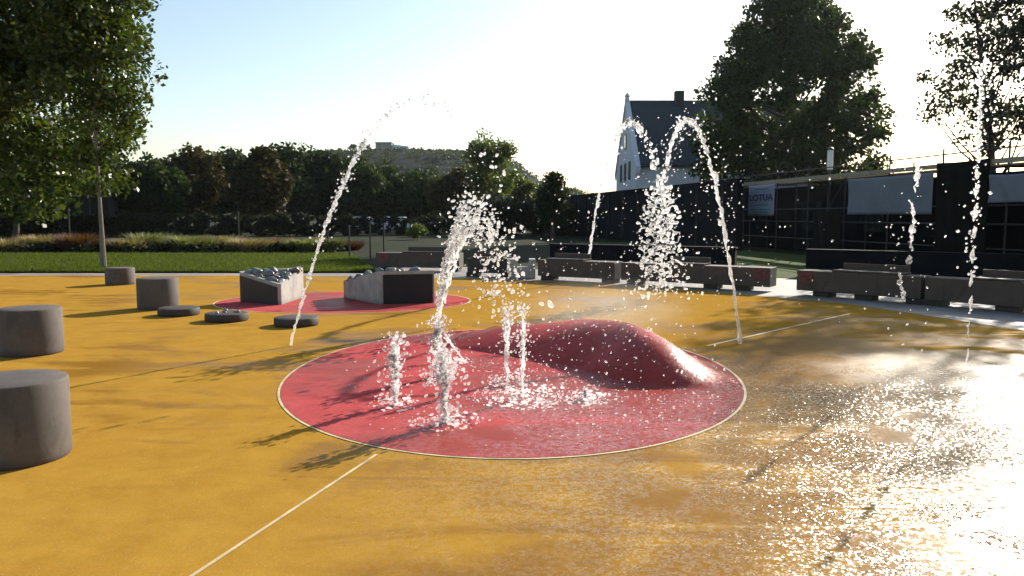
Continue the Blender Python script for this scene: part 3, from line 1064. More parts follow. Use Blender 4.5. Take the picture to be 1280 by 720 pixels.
def wedge(name, label, corners, heights, mat_body, shade_mat, front_edge, stone_pts, seed):
    """three-sided block with a sunken sloping top set with cobbles"""
    c = sum((Vector((p[0], p[1], 0)) for p in corners), Vector()) / len(corners)
    c.z = 0.009
    root = empty(name, c)
    tag(root, label, 'play block', 'wedge-shaped water play blocks')
    loc = [(p[0] - c.x, p[1] - c.y) for p in corners]
    # round every corner in plan
    out, hs = [], []
    n = len(loc)
    for i in range(n):
        a, b_, d = Vector(loc[i - 1]), Vector(loc[i]), Vector(loc[(i + 1) % n])
        u, w = (a - b_).normalized(), (d - b_).normalized()
        rr_ = 0.09
        for t in (0, .25, .5, .75, 1):
            p = (b_ + u * rr_) * (1 - t) ** 2 + b_ * 2 * t * (1 - t) + (b_ + w * rr_) * t * t
            out.append((p.x, p.y))
    A = np.array([[p[0], p[1], 1] for p in loc[:3]])
    co = np.linalg.solve(A, np.array(heights[:3]))
    ht = lambda p: float(co[0] * p[0] + co[1] * p[1] + co[2])
    body = MB()
    body.prism(out, 0, [ht(p) - 0.055 for p in out])
    body.build('body', mat_body, root)
    # rim: a standing band round the top
    cen = Vector((sum(p[0] for p in out) / len(out), sum(p[1] for p in out) / len(out)))
    inn = [tuple(cen + (Vector(p) - cen) * 0.88) for p in out]
    m = len(out)
    v = [(p[0], p[1], ht(p) - 0.055) for p in out] + [(p[0], p[1], ht(p)) for p in out] + [(p[0], p[1], ht(p)) for p in inn] + [(p[0], p[1], ht(p) - 0.053) for p in inn]
    f = []
    for i in range(m):
        j = (i + 1) % m
        f += [(i, j, m + j, m + i), (m + i, m + j, 2 * m + j, 2 * m + i), (2 * m + i, 2 * m + j, 3 * m + j, 3 * m + i)]
    MB().add(v, f).build('rim', M['concrete_light'], root)
    if shade_mat:  # added panel whose dark colour stands in for shade on this face
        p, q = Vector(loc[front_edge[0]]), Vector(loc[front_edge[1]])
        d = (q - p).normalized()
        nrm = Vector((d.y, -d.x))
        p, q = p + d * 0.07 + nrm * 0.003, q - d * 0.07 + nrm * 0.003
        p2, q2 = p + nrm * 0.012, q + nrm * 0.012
        MB().prism([tuple(p2), tuple(q2), tuple(q), tuple(p)], 0.0, [ht(p) - 0.06, ht(q) - 0.06, ht(q) - 0.06, ht(p) - 0.06]).build('shade_panel', shade_mat, root)
    rr = random.Random(seed)
    k = 0
    for (s, t) in stone_pts:
        P0, P1, P2_ = Vector(loc[0]), Vector(loc[1]), Vector(loc[2])
        p = P0 + (P1 - P0) * s + (P2_ - P0) * t
        p = cen + (p - cen) * 0.84
        r = rr.uniform(0.07, 0.115)
        cobble(root, (p.x, p.y, ht(p) - 0.045 + r * 0.55), r, M['pebble'], seed * 100 + k)
        k += 1
    return root


def tri_pts(n, seed):
    rr = random.Random(seed)
    out = []
    tries = 0
    while len(out) < n and tries < 4000:
        tries += 1
        s, t = rr.random(), rr.random()
        if s + t < 0.97 and all((s - a) ** 2 + (t - b_) ** 2 > 0.03 for a, b_ in out):
            out.append((s, t))
    return out


cA = [G(351, 382), G(381, 371.5), G(298, 377.5)]
wedge('wedge_play_block', 'wedge-shaped concrete block with cobbled top, left of the two on the far red pad', [p[:2] for p in cA], [0.345, 0.55, 0.53], M['concrete_light'], M['concrete_dark'], (2, 0), tri_pts(16, 1), 7)  # dark panel paints shade on the left face, body left pale
cB = [G(474, 381), G(546, 379), G(428, 372)]
cB2 = [tuple(cB[0][:2]), tuple(cB[1][:2]), (cB[1].x - 0.1, cB[1].y + 1.0), tuple(cB[2][:2])]
wedge('wedge_play_block', 'cobbled block with shade-blackened front face, right of the two on the far red pad', [cB2[0], cB2[1], cB2[3]], [0.56, 0.56, 0.30], M['concrete_light'], M['shade_concrete'], (0, 1), tri_pts(12, 2), 9)

# ------------------------------------------------------------------ benches round the plaza


def bench(label, a, b, h=0.48, depth=0.46, red=None, seat=None, mat='concrete_brown', feet=(0.12, 0.5, 0.88)):
    a, b = Vector((a[0], a[1], 0)), Vector((b[0], b[1], 0))
    d = b - a
    L = d.length
    rz = math.atan2(d.y, d.x)
    root = empty('bench', a, rz)
    tag(root, label, 'bench', 'long low benches round the plaza')
    gap = 0.10
    MB().box((L / 2, depth / 2, gap + (h - gap) / 2), (L, depth, h - gap), 0, 0.012).build('beam', M[mat], root)
    for t in feet:
        MB().box((L * t, depth / 2, gap / 2), (0.3, depth * 0.7, gap), 0, 0.0).build('foot', M['concrete_dark'], root)
    if seat:
        s0, s1 = seat
        sd = MB()
        for k in range(5):
            sd.box((L * (s0 + s1) / 2, 0.06 + k * 0.085, h + 0.022), (L * (s1 - s0), 0.07, 0.035), 0, 0.006)
        sd.build('seat_slats', M['wood'], root)
        MB().box((L * (s0 + s1) / 2, depth - 0.02, h + 0.075), (L * (s1 - s0) * 0.96, 0.03, 0.15), 0, 0.006).build('backrest', M['wood'], root)
    if red is not None:
        f = MB()
        f.box((red, -0.006, h - 0.13), (0.24, 0.008, 0.2), 0, 0.0)
        r = f.build('red_plate', M['red_paint'], root)
        g = MB()
        g.box((red - 0.02, -0.013, h - 0.11), (0.12, 0.004, 0.035))
        g.box((red + 0.02, -0.013, h - 0.17), (0.09, 0.004, 0.03))
        g.build('plate_mark', M['dark_ink'], r)
    return root


def BP(px_, py_):
    return G(px_, py_)


bench('brown concrete bench at the left end of the curved row, by the far arc foot', BP(672, 350), BP(768, 355), feet=(0.1, 0.9), seat=(0.1, 0.6))
bench('brown concrete bench behind the paired arcs, red plate at right end', BP(776, 355.5), BP(962, 365.5), feet=(0.08, 0.62, 0.82), red=3.05, seat=(0.32, 0.58))
bench('brown concrete bench with a red plate at its left end, right of the gap', BP(995, 369), BP(1150, 381.5), feet=(0.2, 0.55, 0.95), red=0.2, seat=(0.3, 0.85))
bench('brown concrete bench at the right border behind the tall right jet', BP(1155, 382), BP(1330, 397), feet=(0.05, 0.6, 0.95), seat=(0.35, 0.7))
bench('concrete bench with red left end and dark wooden seat at the lawn corner', G(470, 338.5), G(574, 340), h=0.50, red=0.22, seat=(0.32, 0.98), feet=(0.08, 0.92))
bench('dark concrete bench half hidden by the wide spraying jet', G(584, 346), G(634, 347), h=0.46, mat='concrete_dark', seat=(0.1, 0.9), feet=(0.1, 0.9))
# U-shaped pale seat
g = G(653, 349)
root = empty('block_seat', (g.x, g.y, 0))
tag(root, 'pale grey U-shaped concrete block seat between two dark benches', 'seat')
MB().box((0, 0.25, 0.14), (0.62, 0.5, 0.27), 0, 0.012).build('seat', M['concrete_light'], root)
for sx, w in ((-0.215, 0.19), (0.235, 0.15)):
    MB().box((sx, 0.25, 0.374), (w, 0.5, 0.20), 0, 0.012).build('armrest', M['concrete_light'], root)

# ------------------------------------------------------------------ long dark wall, scaffold, building site
W0, W1 = Vector((3.3, 70, 0)), Vector((9.72, 33.6, 0))
d = W1 - W0
root = empty('boundary_wall', W0, math.atan2(d.y, d.x))
tag(root, 'long dark boundary wall running towards the house', 'wall')
MB().box((d.length / 2, 0, 1.5), (d.length, 0.3, 3.0)).build('wall_body', M['dark_wall'], root)
MB().box((d.length / 2, 0, 3.045), (d.length, 0.38, 0.085)).build('coping', M['dark_wall'], root)
for k in range(13):
    MB().box((1.5 + k * 2.85, -0.19, 1.5), (0.28, 0.08, 2.98), 0, 0.01).build('pilaster', M['coping_dark'], root)

S0, S1 = Vector((10.0, 40.5, 0)), Vector((13.35, 18.2, 0))
d = S1 - S0
SL = d.length
srz = math.atan2(d.y, d.x)
# building under work, directly behind the scaffold (local +y points away from the plaza)
bld = empty('site_building', S0, srz)
tag(bld, 'dark low flat-roofed building under work behind the scaffold', 'building')
MB().box((SL / 2 + 0.5, 4.6, 1.32), (SL + 1, 6, 2.64)).build('wall', M['dark_wall'], bld)
MB().box((SL / 2 + 0.5, 4.6, 2.70), (SL + 1.3, 6.3, 0.12)).build('roof', M['dark_wall'], bld)
for x0 in (3.2, 7.5, 11.8, 16.0):
    MB().box((x0, 1.575, 1.5), (1.5, 0.05, 1.2)).build('window', M['glass'], bld)

sc = empty('scaffold', S0, srz)
tag(sc, 'long steel scaffold with boards and rails along the dark building', 'scaffold')
nb = 9
for i in range(nb + 1):
    x0 = SL * i / nb
    for yy in (0.0, 0.85):
        MB().tube([(x0, yy, 0), (x0, yy, 3.25 if yy else 3.45)], 0.026, 8).build('standard', M['steel'], sc, True)
    MB().tube([(x0, 0, 2.78), (x0, 0.85, 2.78)], 0.022, 8).build('transom', M['steel'], sc, True)
    MB().box((x0, 0, 0.012), (0.14, 0.14, 0.02)).build('base_plate', M['steel'], sc)
for z0 in (0.62, 1.28, 1.78, 3.28):
    MB().tube([(0, -0.03, z0), (SL, -0.03, z0)], 0.021, 8).build('ledger', M['steel'], sc, True)
for i in range(nb):
    for k in range(3):
        MB().box((SL * (i + .5) / nb, 0.15 + k * 0.28, 2.85), (SL / nb - 0.03, 0.26, 0.045)).build('deck_board', M['plank'], sc)
MB().box((SL / 2, -0.045, 2.95), (SL, 0.025, 0.14)).build('toe_board', M['plank'], sc)
for i in (1, 4, 7):
    MB().tube([(SL * i / nb, -0.05, 0.1), (SL * (i + 1) / nb, -0.05, 2.75)], 0.02, 8).build('brace', M['steel'], sc, True)


def on_scaffold(px_):
    """distance along the scaffold line of the picture column px_"""
    k = (px_ - 640) / 980
    return (k * S0.y - S0.x) / (d.x - k * d.y) * SL


def hung(name, px0, px1, z0, z1, mat, label, cat, off=-0.09, wav=0.03):
    x0, x1 = on_scaffold(px0), on_scaffold(px1)
    n, m = 26, 12
    v, f = [], []
    for s in (0, 1):
        for j in range(m + 1):
            for i in range(n + 1):
                u, w = i / n, j / m
                yy = off - s * 0.006 + wav * math.sin(u * 9 + w * 2) * math.sin(math.pi * w) + 0.4 * wav * math.sin(u * 23 + w * 5)
                v.append((x0 + (x1 - x0) * u, yy, z0 + (z1 - z0) * w - 0.03 * math.sin(math.pi * u) * w))
    N = (n + 1) * (m + 1)
    for s in (0, 1):
        for j in range(m):
            for i in range(n):
                a = s * N + j * (n + 1) + i
                q = (a, a + 1, a + n + 2, a + n + 1)
                f.append(q if s == 1 else q[::-1])
    edge = [i for i in range(n + 1)] + [j * (n + 1) + n for j in range(1, m + 1)] + [m * (n + 1) + i for i in range(n - 1, -1, -1)] + [j * (n + 1) for j in range(m - 1, 0, -1)]
    for a, b_ in zip(edge, edge[1:] + edge[:1]):
        f.append((a, b_, b_ + N, a + N))
    o = mesh_obj(name, v, f, mat, None, True)
    o.location = S0
    o.rotation_euler = (0, 0, srz)
    if label:
        tag(o, label, cat)
    return o, x0, x1


hung('tarpaulin', 1060, 1166, 1.55, 2.80, M['tarp'], 'pale grey tarpaulin hung on the scaffold behind the falling chunks of water', 'tarpaulin')
hung('tarpaulin', 1238, 1300, 1.85, 2.6, M['tarp'], 'narrow pale tarpaulin hung on the scaffold at the right border', 'tarpaulin', -0.16)
hung('debris_net', 1170, 1236, 0.25, 3.05, M['net'], 'dark brown debris netting on the scaffold behind the tall right jet', 'net', -0.10)
hung('debris_net', 1018, 1054, 0.2, 1.75, M['net'], 'narrow dark netting panel below the scaffold deck, left of the large tarpaulin', 'net', -0.10)

# banner with writing
o, x0, x1 = hung('banner', 937, 969, 1.52, 2.86, M['sign_face'], 'white banner with dark blue letters and teal lines on the scaffold', 'banner', -0.11, 0.006)
bw = x1 - x0


def lettering(text, cx_, cz, size, mat, parent, sx=1.0):
    cu = bpy.data.curves.new('lettering', 'FONT')
    cu.body = text
    cu.size = size
    cu.align_x = 'CENTER'
    cu.align_y = 'CENTER'
    cu.extrude = 0.004
    cu.offset = size * 0.03
    t = bpy.data.objects.new('lettering', cu)
    COL.objects.link(t)
    dg = bpy.context.evaluated_depsgraph_get()
    me = bpy.data.meshes.new_from_object(t.evaluated_get(dg))
    bpy.data.objects.remove(t)
    ob = bpy.data.objects.new('lettering', me)
    me.materials.clear()
    me.materials.append(mat)
    COL.objects.link(ob)
    ob.parent = parent
    ob.location = (cx_, -0.135, cz)
    ob.rotation_euler = (R(90), 0, 0)
    ob.scale = (sx, 1, 1)
    return ob


lettering('LOTUA', x0 + bw / 2, 2.28, 0.38, M['sign_blue'], o, bw / 1.36)
ln = MB()
for k, (zz, ww, hh) in enumerate(((2.66, 0.5, 0.05), (1.98, 0.55, 0.07), (1.78, 0.7, 0.06), (1.66, 0.6, 0.05))):
    ln.box((x0 + bw / 2, -0.13, zz), (bw * ww, 0.008, hh))
ln.build('printed_lines', M['sign_teal'], o)

# pale container / cabin seen over the scaffold
b = P(985, 219, 44)
root = empty('site_cabin', (b.x, 44.5, 0), 0.2)
tag(root, 'small pale site cabin roof peeping over the scaffold left of the street lamp', 'cabin')
MB().box((0, 0, 1.65), (1.9, 1.6, 3.3), 0, 0.02).build('wall', M['tarp'], root)
MB().box((0, 0, 3.37), (2.1, 1.8, 0.13), 0, 0.02).build('roof', M['coping'], root)

# street lamp
b = P(1034, 300, 31)
root = empty('street_lamp', (b.x, 31, 0))
tag(root, 'street lamp with white cylinder head rising over the scaffold', 'street lamp')
MB().tube([(0, 0, 0), (0, 0, 3.3)], [0.055, 0.045], 12).build('pole', M['dark_steel'], root, True)
MB().lathe([(0.02, 3.3), (0.11, 3.32), (0.11, 4.05), (0.02, 4.07)], n=20).build('lamp_shade', M['lamp_white'], root, True)
MB().lathe([(0.125, 4.07), (0.125, 4.13), (0.03, 4.19)], n=20).build('cap', M['dark_steel'], root, True)

for (px_, ty, by_, lab) in [(463, 280, 323, 'dark thin pole at the right end of the lawn, nearer of two'), (480, 281, 320, 'pale thin pole right of the dark pole behind the corner bench'),
                            (437, 284, 322, 'very thin pole behind the foot of the hill trees, left of the dark pole'), (299, 266, 311, 'thin grey pole standing in the planting bed'),
                            (88, 264, 311, 'thin grey pole in the bed left of the young tree'), (410, 290, 315, 'short grey post between the bed and the dark pole')]:
    g = G(px_, by_)
    h = EYE + (270 - ty) * g.y / 980
    root = empty('slim_pole', (g.x, g.y, 0))
    tag(root, lab, 'pole', 'slim poles behind the lawn')
    MB().tube([(0, 0, 0), (0, 0, h)], [0.035, 0.028], 8).build('shaft', M['dark_steel'] if 'dark' in lab.split()[0] else M['steel'], root, True)
    MB().lathe([(0.045, h), (0.045, h + 0.05), (0.02, h + 0.07)], n=12).build('cap', M['dark_steel'], root, True)

# ------------------------------------------------------------------ house with the gable
HX0, HX1, HY0, HY1 = 10.95, 29.0, 70.0, 83.0
HM = (HY0 + HY1) / 2
EV, RD = 6.15, 12.35
hs = empty('gabled_house', (HX0, HY0, 0))
tag(hs, 'white gabled house with steep slate roof behind the boundary wall', 'house')
L, D = HX1 - HX0, HY1 - HY0
w = MB()
v = [(0, 0, 0), (L, 0, 0), (L, D, 0), (0, D, 0), (0, 0, EV), (L, 0, EV), (L, D, EV), (0, D, EV), (0, D / 2, RD - 0.15), (L, D / 2, RD - 0.15)]
w.add(v, [(0, 1, 5, 4), (1, 2, 6, 9, 5), (2, 3, 7, 6), (3, 0, 4, 8, 7)])
w.build('wall', M['plaster'], hs)
r = MB()
for s in (0, 1):
    y0, y1 = (-0.45, D / 2) if s == 0 else (D + 0.45, D / 2)
    z0 = EV - 0.35
    q = [(0.35, y0, z0), (L - 0.0, y0, z0), (L - 0.0, y1, RD), (0.35, y1, RD)]
    q2 = [(a, b_, c_ + 0.2) for a, b_, c_ in q]
    r.add(q + q2, [(0, 3, 2, 1), (4, 5, 6, 7), (0, 1, 5, 4), (1, 2, 6, 5), (2, 3, 7, 6), (3, 0, 4, 7)])
roof = r.build('roof', M['slate'], hs)
MB().box((5.0, D / 2 - 0.3, RD + 0.25), (0.8, 0.9, 1.5)).build('chimney', M['far_brick'], roof)
MB().box((15.0, D / 2 - 0.3, RD + 0.35), (0.9, 0.9, 1.2)).build('chimney', M['far_brick'], roof)
# raised gable parapet with a finial
pv2 = [(-0.12, -0.55, EV - 0.3), (-0.12, D / 2, RD + 0.2), (-0.12, D + 0.55, EV - 0.3), (-0.12, D + 0.55, EV - 0.9), (-0.12, D / 2, RD - 0.2), (-0.12, -0.55, EV - 0.9)]
pv3 = [(0.33, b_, c_) for a, b_, c_ in pv2]
MB().add(pv2 + pv3, [(0, 5, 4, 1), (1, 4, 3, 2), (6, 7, 10, 11), (7, 8, 9, 10), (0, 1, 7, 6), (1, 2, 8, 7), (5, 11, 10, 4), (4, 10, 9, 3), (0, 6, 11, 5), (2, 3, 9, 8)]).build('gable_parapet', M['plaster'], hs)
MB().lathe([(0.26, RD + 0.1), (0.2, RD + 0.5), (0.3, RD + 0.58), (0.1, RD + 0.85), (0.02, RD + 0.95)], (0.1, D / 2, 0), 10).build('finial', M['plaster'], hs, True)
for (yy, zz, ww, hh) in ((2.2, 2.6, 0.9, 1.5), (5.0, 2.6, 0.9, 1.5), (9.0, 2.6, 0.9, 1.5), (3.6, 5.7, 0.9, 1.5), (6.4, 5.7, 0.9, 1.5), (9.2, 5.7, 0.9, 1.5), (6.4, 8.6, 0.8, 1.2)):
    f = MB().box((-0.03, yy, zz), (0.08, ww + 0.2, hh + 0.2)).build('window', M['coping'], hs)
    MB().box((-0.06, yy, zz), (0.06, ww, hh)).build('pane', M['glass'], f)
for (xx, ww, hh, zz) in ((6.3, 1.1, 1.3, 4.3), (8.1, 1.0, 1.2, 4.2), (12, 1.1, 1.3, 4.2), (3.0, 0.9, 1.2, 2.2), (16, 1.0, 1.2, 4.2)):
    f = MB().box((xx, -0.03, zz), (ww + 0.2, 0.08, hh + 0.2)).build('window', M['coping'], hs)
    MB().box((xx, -0.06, zz), (ww, 0.06, hh)).build('pane', M['glass'], f)
# dormer
dm = MB().box((7.2, 1.6, EV + 1.75), (1.3, 1.9, 1.5)).build('dormer', M['slate'], hs)
MB().box((7.2, 0.62, EV + 1.8), (0.85, 0.06, 1.0)).build('pane', M['tarp'], dm)

# ------------------------------------------------------------------ hilltop building and facade at the left
b = P(492, 190.5, 418)
root = empty('hilltop_building', (b.x, 418, b.z - 1))
tag(root, 'flat stone building with a lower annex on the hill ridge', 'building')
MB().box((-4.6, 0, 2.8), (8.2, 9, 5.6)).build('wall', M['stone_wall'], root)
MB().box((-4.6, 0, 5.75), (8.8, 9.6, 0.4)).build('roof', M['coping'], root)
MB().prism([(-0.4, -3), (8.4, -3), (8.4, 5), (-0.4, 5)], 0, [4.9, 3.9, 3.9, 4.9]).build('annex', M['plaster'], root)
for k in range(4):
    MB().box((0.9 + k * 1.9, -3.03, 2.9), (0.9, 0.1, 1.0)).build('window', M['glass'], root)
MB().tube([(3, 0, 4), (3, 0, 9)], 0.12, 6).build('flagpole', M['steel'], root)
b = P(424, 191, 418)
o = MB().box((0, 0, 1.2), (1.1, 1.1, 3.4)).box((0, 0, 3.0), (1.4, 1.4, 0.3)).build('stone_pillar', M['stone_wall'])
o.location = (b.x, 418, b.z - 0.6)
tag(o, 'tiny stone pillar standing on the hill ridge left of the pair of trees', 'pillar')

b = P(102, 300, 57)
root = empty('grey_house', (b.x - 1.3, 57, 0), 0.25)
tag(root, 'dim grey house front glimpsed under the leaves left of the young trunk', 'house')
MB().box((1.6, 1.5, 2.0), (3.0, 3, 4.0)).build('wall', M['far_brick'], root)
MB().box((1.6, 1.5, 4.1), (3.3, 3.3, 0.25)).build('roof', M['slate'], root)
for xx in (0.8, 2.2):
    f = MB().box((xx, -0.03, 2.3), (0.8, 0.08, 1.5)).build('window', M['coping'], root)
    MB().box((xx, -0.08, 2.3), (0.6, 0.04, 1.3)).build('pane', M['glass'], f)

# parked cars glimpsed under the wood


def car(px_, Y, mat, label, rz=0.0):
    b = P(px_, 300, Y)
    root = empty('parked_car', (b.x, Y, 0), rz)
    tag(root, label, 'car', 'cars parked beyond the lawn')
    prof = [(-2.1, 0.35), (2.1, 0.35), (2.12, 0.7), (1.95, 0.86), (1.1, 0.95), (0.45, 1.42), (-1.2, 1.46), (-1.85, 1.0), (-2.1, 0.9)]
    bm = MB()
    n = len(prof)
    v = [(x_, -0.85 if z_ < 1 else -0.68, z_) for x_, z_ in prof] + [(x_, 0.85 if z_ < 1 else 0.68, z_) for x_, z_ in prof]
    bm.add(v, [tuple(range(n)), tuple(range(2 * n - 1, n - 1, -1))] + [(i, n + i, n + (i + 1) % n, (i + 1) % n) for i in range(n)])
    bm.build('body', mat, root)
    for s in (-1, 1):
        MB().add([(-1.45, s * 0.80, 1.02), (0.85, s * 0.80, 1.02), (0.38, s * 0.71, 1.36), (-1.15, s * 0.71, 1.38)], [(0, 1, 2, 3)]).build('side_window', M['glass'], root)
        for x_ in (-1.3, 1.3):
            wv = MB().lathe([(0.2, -0.1), (0.31, -0.09), (0.31, 0.09), (0.2, 0.1)], n=18).build('wheel', M['rubber'], root, True)
            wv.rotation_euler = (R(90), 0, 0)
            wv.location = (x_, s * 0.78, 0.31)


car(455, 69, M['car_silver'], 'silver parked car glimpsed left of the two thin poles')
car(500, 70, M['car_white'], 'white parked car glimpsed between pale pole and olive bush')
car(548, 69, M['car_blue'], 'bluish parked car glimpsed right of the olive bush')

# ------------------------------------------------------------------ water


def ico(sub):
    bm = bmesh.new()
    bmesh.ops.create_icosphere(bm, subdivisions=sub, radius=1)
    bm.verts.index_update()
    V = np.array([v.co[:] for v in bm.verts])
    F = np.array([[v.index for v in f.verts] for f in bm.faces])
    bm.free()
    return V, F


ICO = {1: ico(1), 2: ico(2)}


def blob_mesh(name, pos, rad, stretch, axis, parent, sub=2, wob=0.22, loc=(0, 0, 0)):
    """irregular drops: pos Nx3, radius N, stretch N along axis Nx3"""
    pos, rad, stretch, axis = map(lambda q: np.asarray(q, float), (pos, rad, stretch, axis))
    V0, F0 = ICO[sub]
    n, k = len(pos), len(V0)
    axis = axis / np.maximum(np.linalg.norm(axis, axis=1)[:, None], 1e-6)
    V = np.repeat(V0[None], n, 0)
    ph = RNG.uniform(0, 6.28, (n, 1, 3))
    fr = RNG.uniform(1.5, 3.2, (n, 1, 3))
    w = 1 + wob * (np.sin(V[:, :, :1] * fr[:, :, :1] + ph[:, :, :1]) + np.sin(V[:, :, 1:2] * fr[:, :, 1:2] + ph[:, :, 1:2]) + np.sin(V[:, :, 2:] * fr[:, :, 2:] + ph[:, :, 2:])) * 0.6
    V = V * w
    al = np.sum(V * axis[:, None, :], axis=2, keepdims=True)
    V = V + axis[:, None, :] * al * (stretch[:, None, None] - 1)
    V = V * rad[:, None, None] + pos[:, None, :] - np.array(loc)
    F = (F0[None] + (np.arange(n) * k)[:, None, None]).reshape(-1, 3)
    return np_mesh(name, V.reshape(-1, 3), F, M['foam' if name == 'splash' else 'water'], parent, True)


def arc(p0, p1, apex, s):
    s = np.asarray(s)[:, None]
    p0, p1 = np.array(p0, float), np.array(p1, float)
    xy = p0 + (p1 - p0) * s
    return np.concatenate([xy, 4 * apex * s * (1 - s)], axis=1)


def jet(label, base):
    root = empty('water_jet', (base[0], base[1], 0))
    return tag(root, label, 'water jet', 'fountain jets on the play surface')


def wobble_tube(pts, r, seed, jit=0.35):
    n = len(pts)
    rr = np.random.default_rng(seed)
    k = np.convolve(rr.normal(size=n + 8), np.ones(3) / 3, 'same')[4:-4]
    j = np.stack([np.convolve(rr.normal(size=n + 8), np.ones(4) / 4, 'same')[4:-4] for _ in range(3)], 1)
    rad = np.clip(r * (1 + 0.75 * k), r * 0.35, r * 2.2)
    return pts + j * (r * jit * 2)[:, None], rad


def arc_jet(label, p0, p1, apex, solid, end, r0, seed, n_spray=160, spray=0.06, chunk=40, s0=0.0, breakup=1.6, pulse=0):
    root = jet(label, p0)
    loc = np.array([p0[0], p0[1], 0])
    s = np.linspace(s0, solid, 170)
    pts = arc(p0, p1, apex, s)
    r = r0 * (0.8 + 0.75 * s / max(solid, .01))
    pts, rad = wobble_tube(pts, r, seed)
    st_ = MB()
    if pulse:
        k = 0
        while k < len(pts) - 3:
            m_ = 4 + int(5 * abs(math.sin(k * 1.7 + seed)))
            seg = pts[k:k + m_]
            rs = rad[k:k + m_] * np.sin(np.linspace(0.35, 2.8, len(seg)))
            if len(seg) > 2:
                MB().tube([Vector(p - loc) for p in seg], list(rs), 8).build('stream', M['water'], root, True)
            k += m_ + int(pulse)
    else:
        st_.tube([Vector(p - loc) for p in pts], list(rad), 8)
        st_.build('stream', M['water'], root, True)
    rg = np.random.default_rng(seed + 100)
    # beads along the stream
    sb = s0 + (solid - s0) * rg.uniform(0, 1, 90) ** 0.6
    c = arc(p0, p1, apex, sb) + rg.normal(size=(90, 3)) * (r0 * 0.8)
    P_, R_, S_ = [c], [r0 * rg.uniform(0.3, 0.85, 90)], [rg.uniform(1, 2.6, 90)]
    # torn-off chunks after the stream breaks
    if end > solid:
        sc_ = np.sort(rg.uniform(solid, end, chunk))
        c = arc(p0, p1, apex, sc_) + rg.normal(size=(chunk, 3)) * (r0 * breakup)
        P_.append(c); R_.append(r0 * rg.uniform(0.5, 1.35, chunk)); S_.append(rg.uniform(1, 2.4, chunk))
    c = arc(p0, p1, apex, rg.uniform(max(s0, 0.1), end, n_spray)) + rg.normal(size=(n_spray, 3)) * spray
    P_.append(c); R_.append(rg.uniform(0.004, 0.012, n_spray)); S_.append(rg.uniform(1, 1.6, n_spray))
    pos = np.concatenate(P_)
    pos[:, 2] = np.maximum(pos[:, 2], 0.02)
    o = blob_mesh('spray_drops', pos, np.concatenate(R_), np.concatenate(S_), rg.normal(size=(len(pos), 3)), root, 2, 0.25, loc)
    o['kind'] = 'stuff'
    return root


arc_jet('tall water arc rising from the left, left of the two wedge blocks', (-2.56, 8.95), (0.5, 9.1), 2.82, 0.30, 0.62, 0.017, 1, 130, 0.05, 36)
arc_jet('water arc rising from the right of the red mound, right one of the crossing pair', (2.68, 9.1), (2.60, 15.2), 2.95, 0.72, 0.82, 0.021, 2, 240, 0.10, 26)
arc_jet('water arc rising at the far bench row, left one of the crossing pair', (1.73, 18.4), (2.85, 13.0), 3.32, 0.62, 0.82, 0.026, 3, 160, 0.08, 24)
arc_jet('tall thin water jet at the right picture border with chunks falling left of it', (3.88, 6.6), (4.1, 7.0), 2.86, 0.34, 0.44, 0.012, 4, 110, 0.05, 14, pulse=3)


# chunks that fall left of the tall right jet
q0 = P(1147, 203, 8.0)
root = jet('broken stream of falling water chunks between the right arc and the tall right jet', (q0.x, 8.0))
trail = [(1147, 203), (1146, 222), (1144, 240), None, (1137, 250), (1143, 262), (1142, 276), (1139, 292), (1138, 306), (1141, 313), None, (1137, 320), (1135, 330), None, (1124, 340), (1126, 352), (1130, 366), (1128, 373)]
seg = []
for q in trail + [None]:
    if q is None:
        n = len(seg) * 9
        t = np.linspace(0, len(seg) - 1, n)
        A = np.array(seg)
        pts = np.stack([np.interp(t, np.arange(len(seg)), A[:, k]) for k in range(3)], 1)
        pts, rad = wobble_tube(pts, np.full(n, 0.018) * np.sin(np.linspace(0.4, 2.75, n)), n + 3, 0.5)
        MB().tube([Vector(p) - Vector((q0.x, 8.0, 0)) for p in pts], list(rad), 8).build('stream', M['water'], root, True)
        seg = []
    else:
        seg.append(tuple(P(q[0], q[1], 8.0)))
rg = np.random.default_rng(31)
n = 70
zz = rg.uniform(0.1, 2.0, n)
pos = np.stack([q0.x - 0.05 + rg.normal(size=n) * 0.16, 8.0 + rg.normal(size=n) * 0.2, zz], 1)
o = blob_mesh('spray_drops', pos, 0.004 + 0.008 * rg.uniform(0, 1, n) ** 2, rg.uniform(1, 1.8, n), rg.normal(size=(n, 3)), root, 1, 0.25, (q0.x, 8.0, 0))
o['kind'] = 'stuff'


def cloud(name, root, loc, n, xr, yr, zf, rlo, rhi, seed, sub=2, st=(1, 1.8)):
    rg = np.random.default_rng(seed)
    u = rg.uniform(0, 1, n)
    z = zf(u)
    pos = np.stack([xr(u, rg.normal(size=n)), yr(u, rg.normal(size=n)), z], 1)
    pos[:, 2] = np.maximum(pos[:, 2], 0.015)
    rad = rlo + (rhi - rlo) * rg.uniform(0, 1, n) ** 2.2
    o = blob_mesh(name, pos, rad, rg.uniform(*st, n), rg.normal(size=(n, 3)), root, sub, 0.25, loc)
    o['kind'] = 'stuff'
    return o


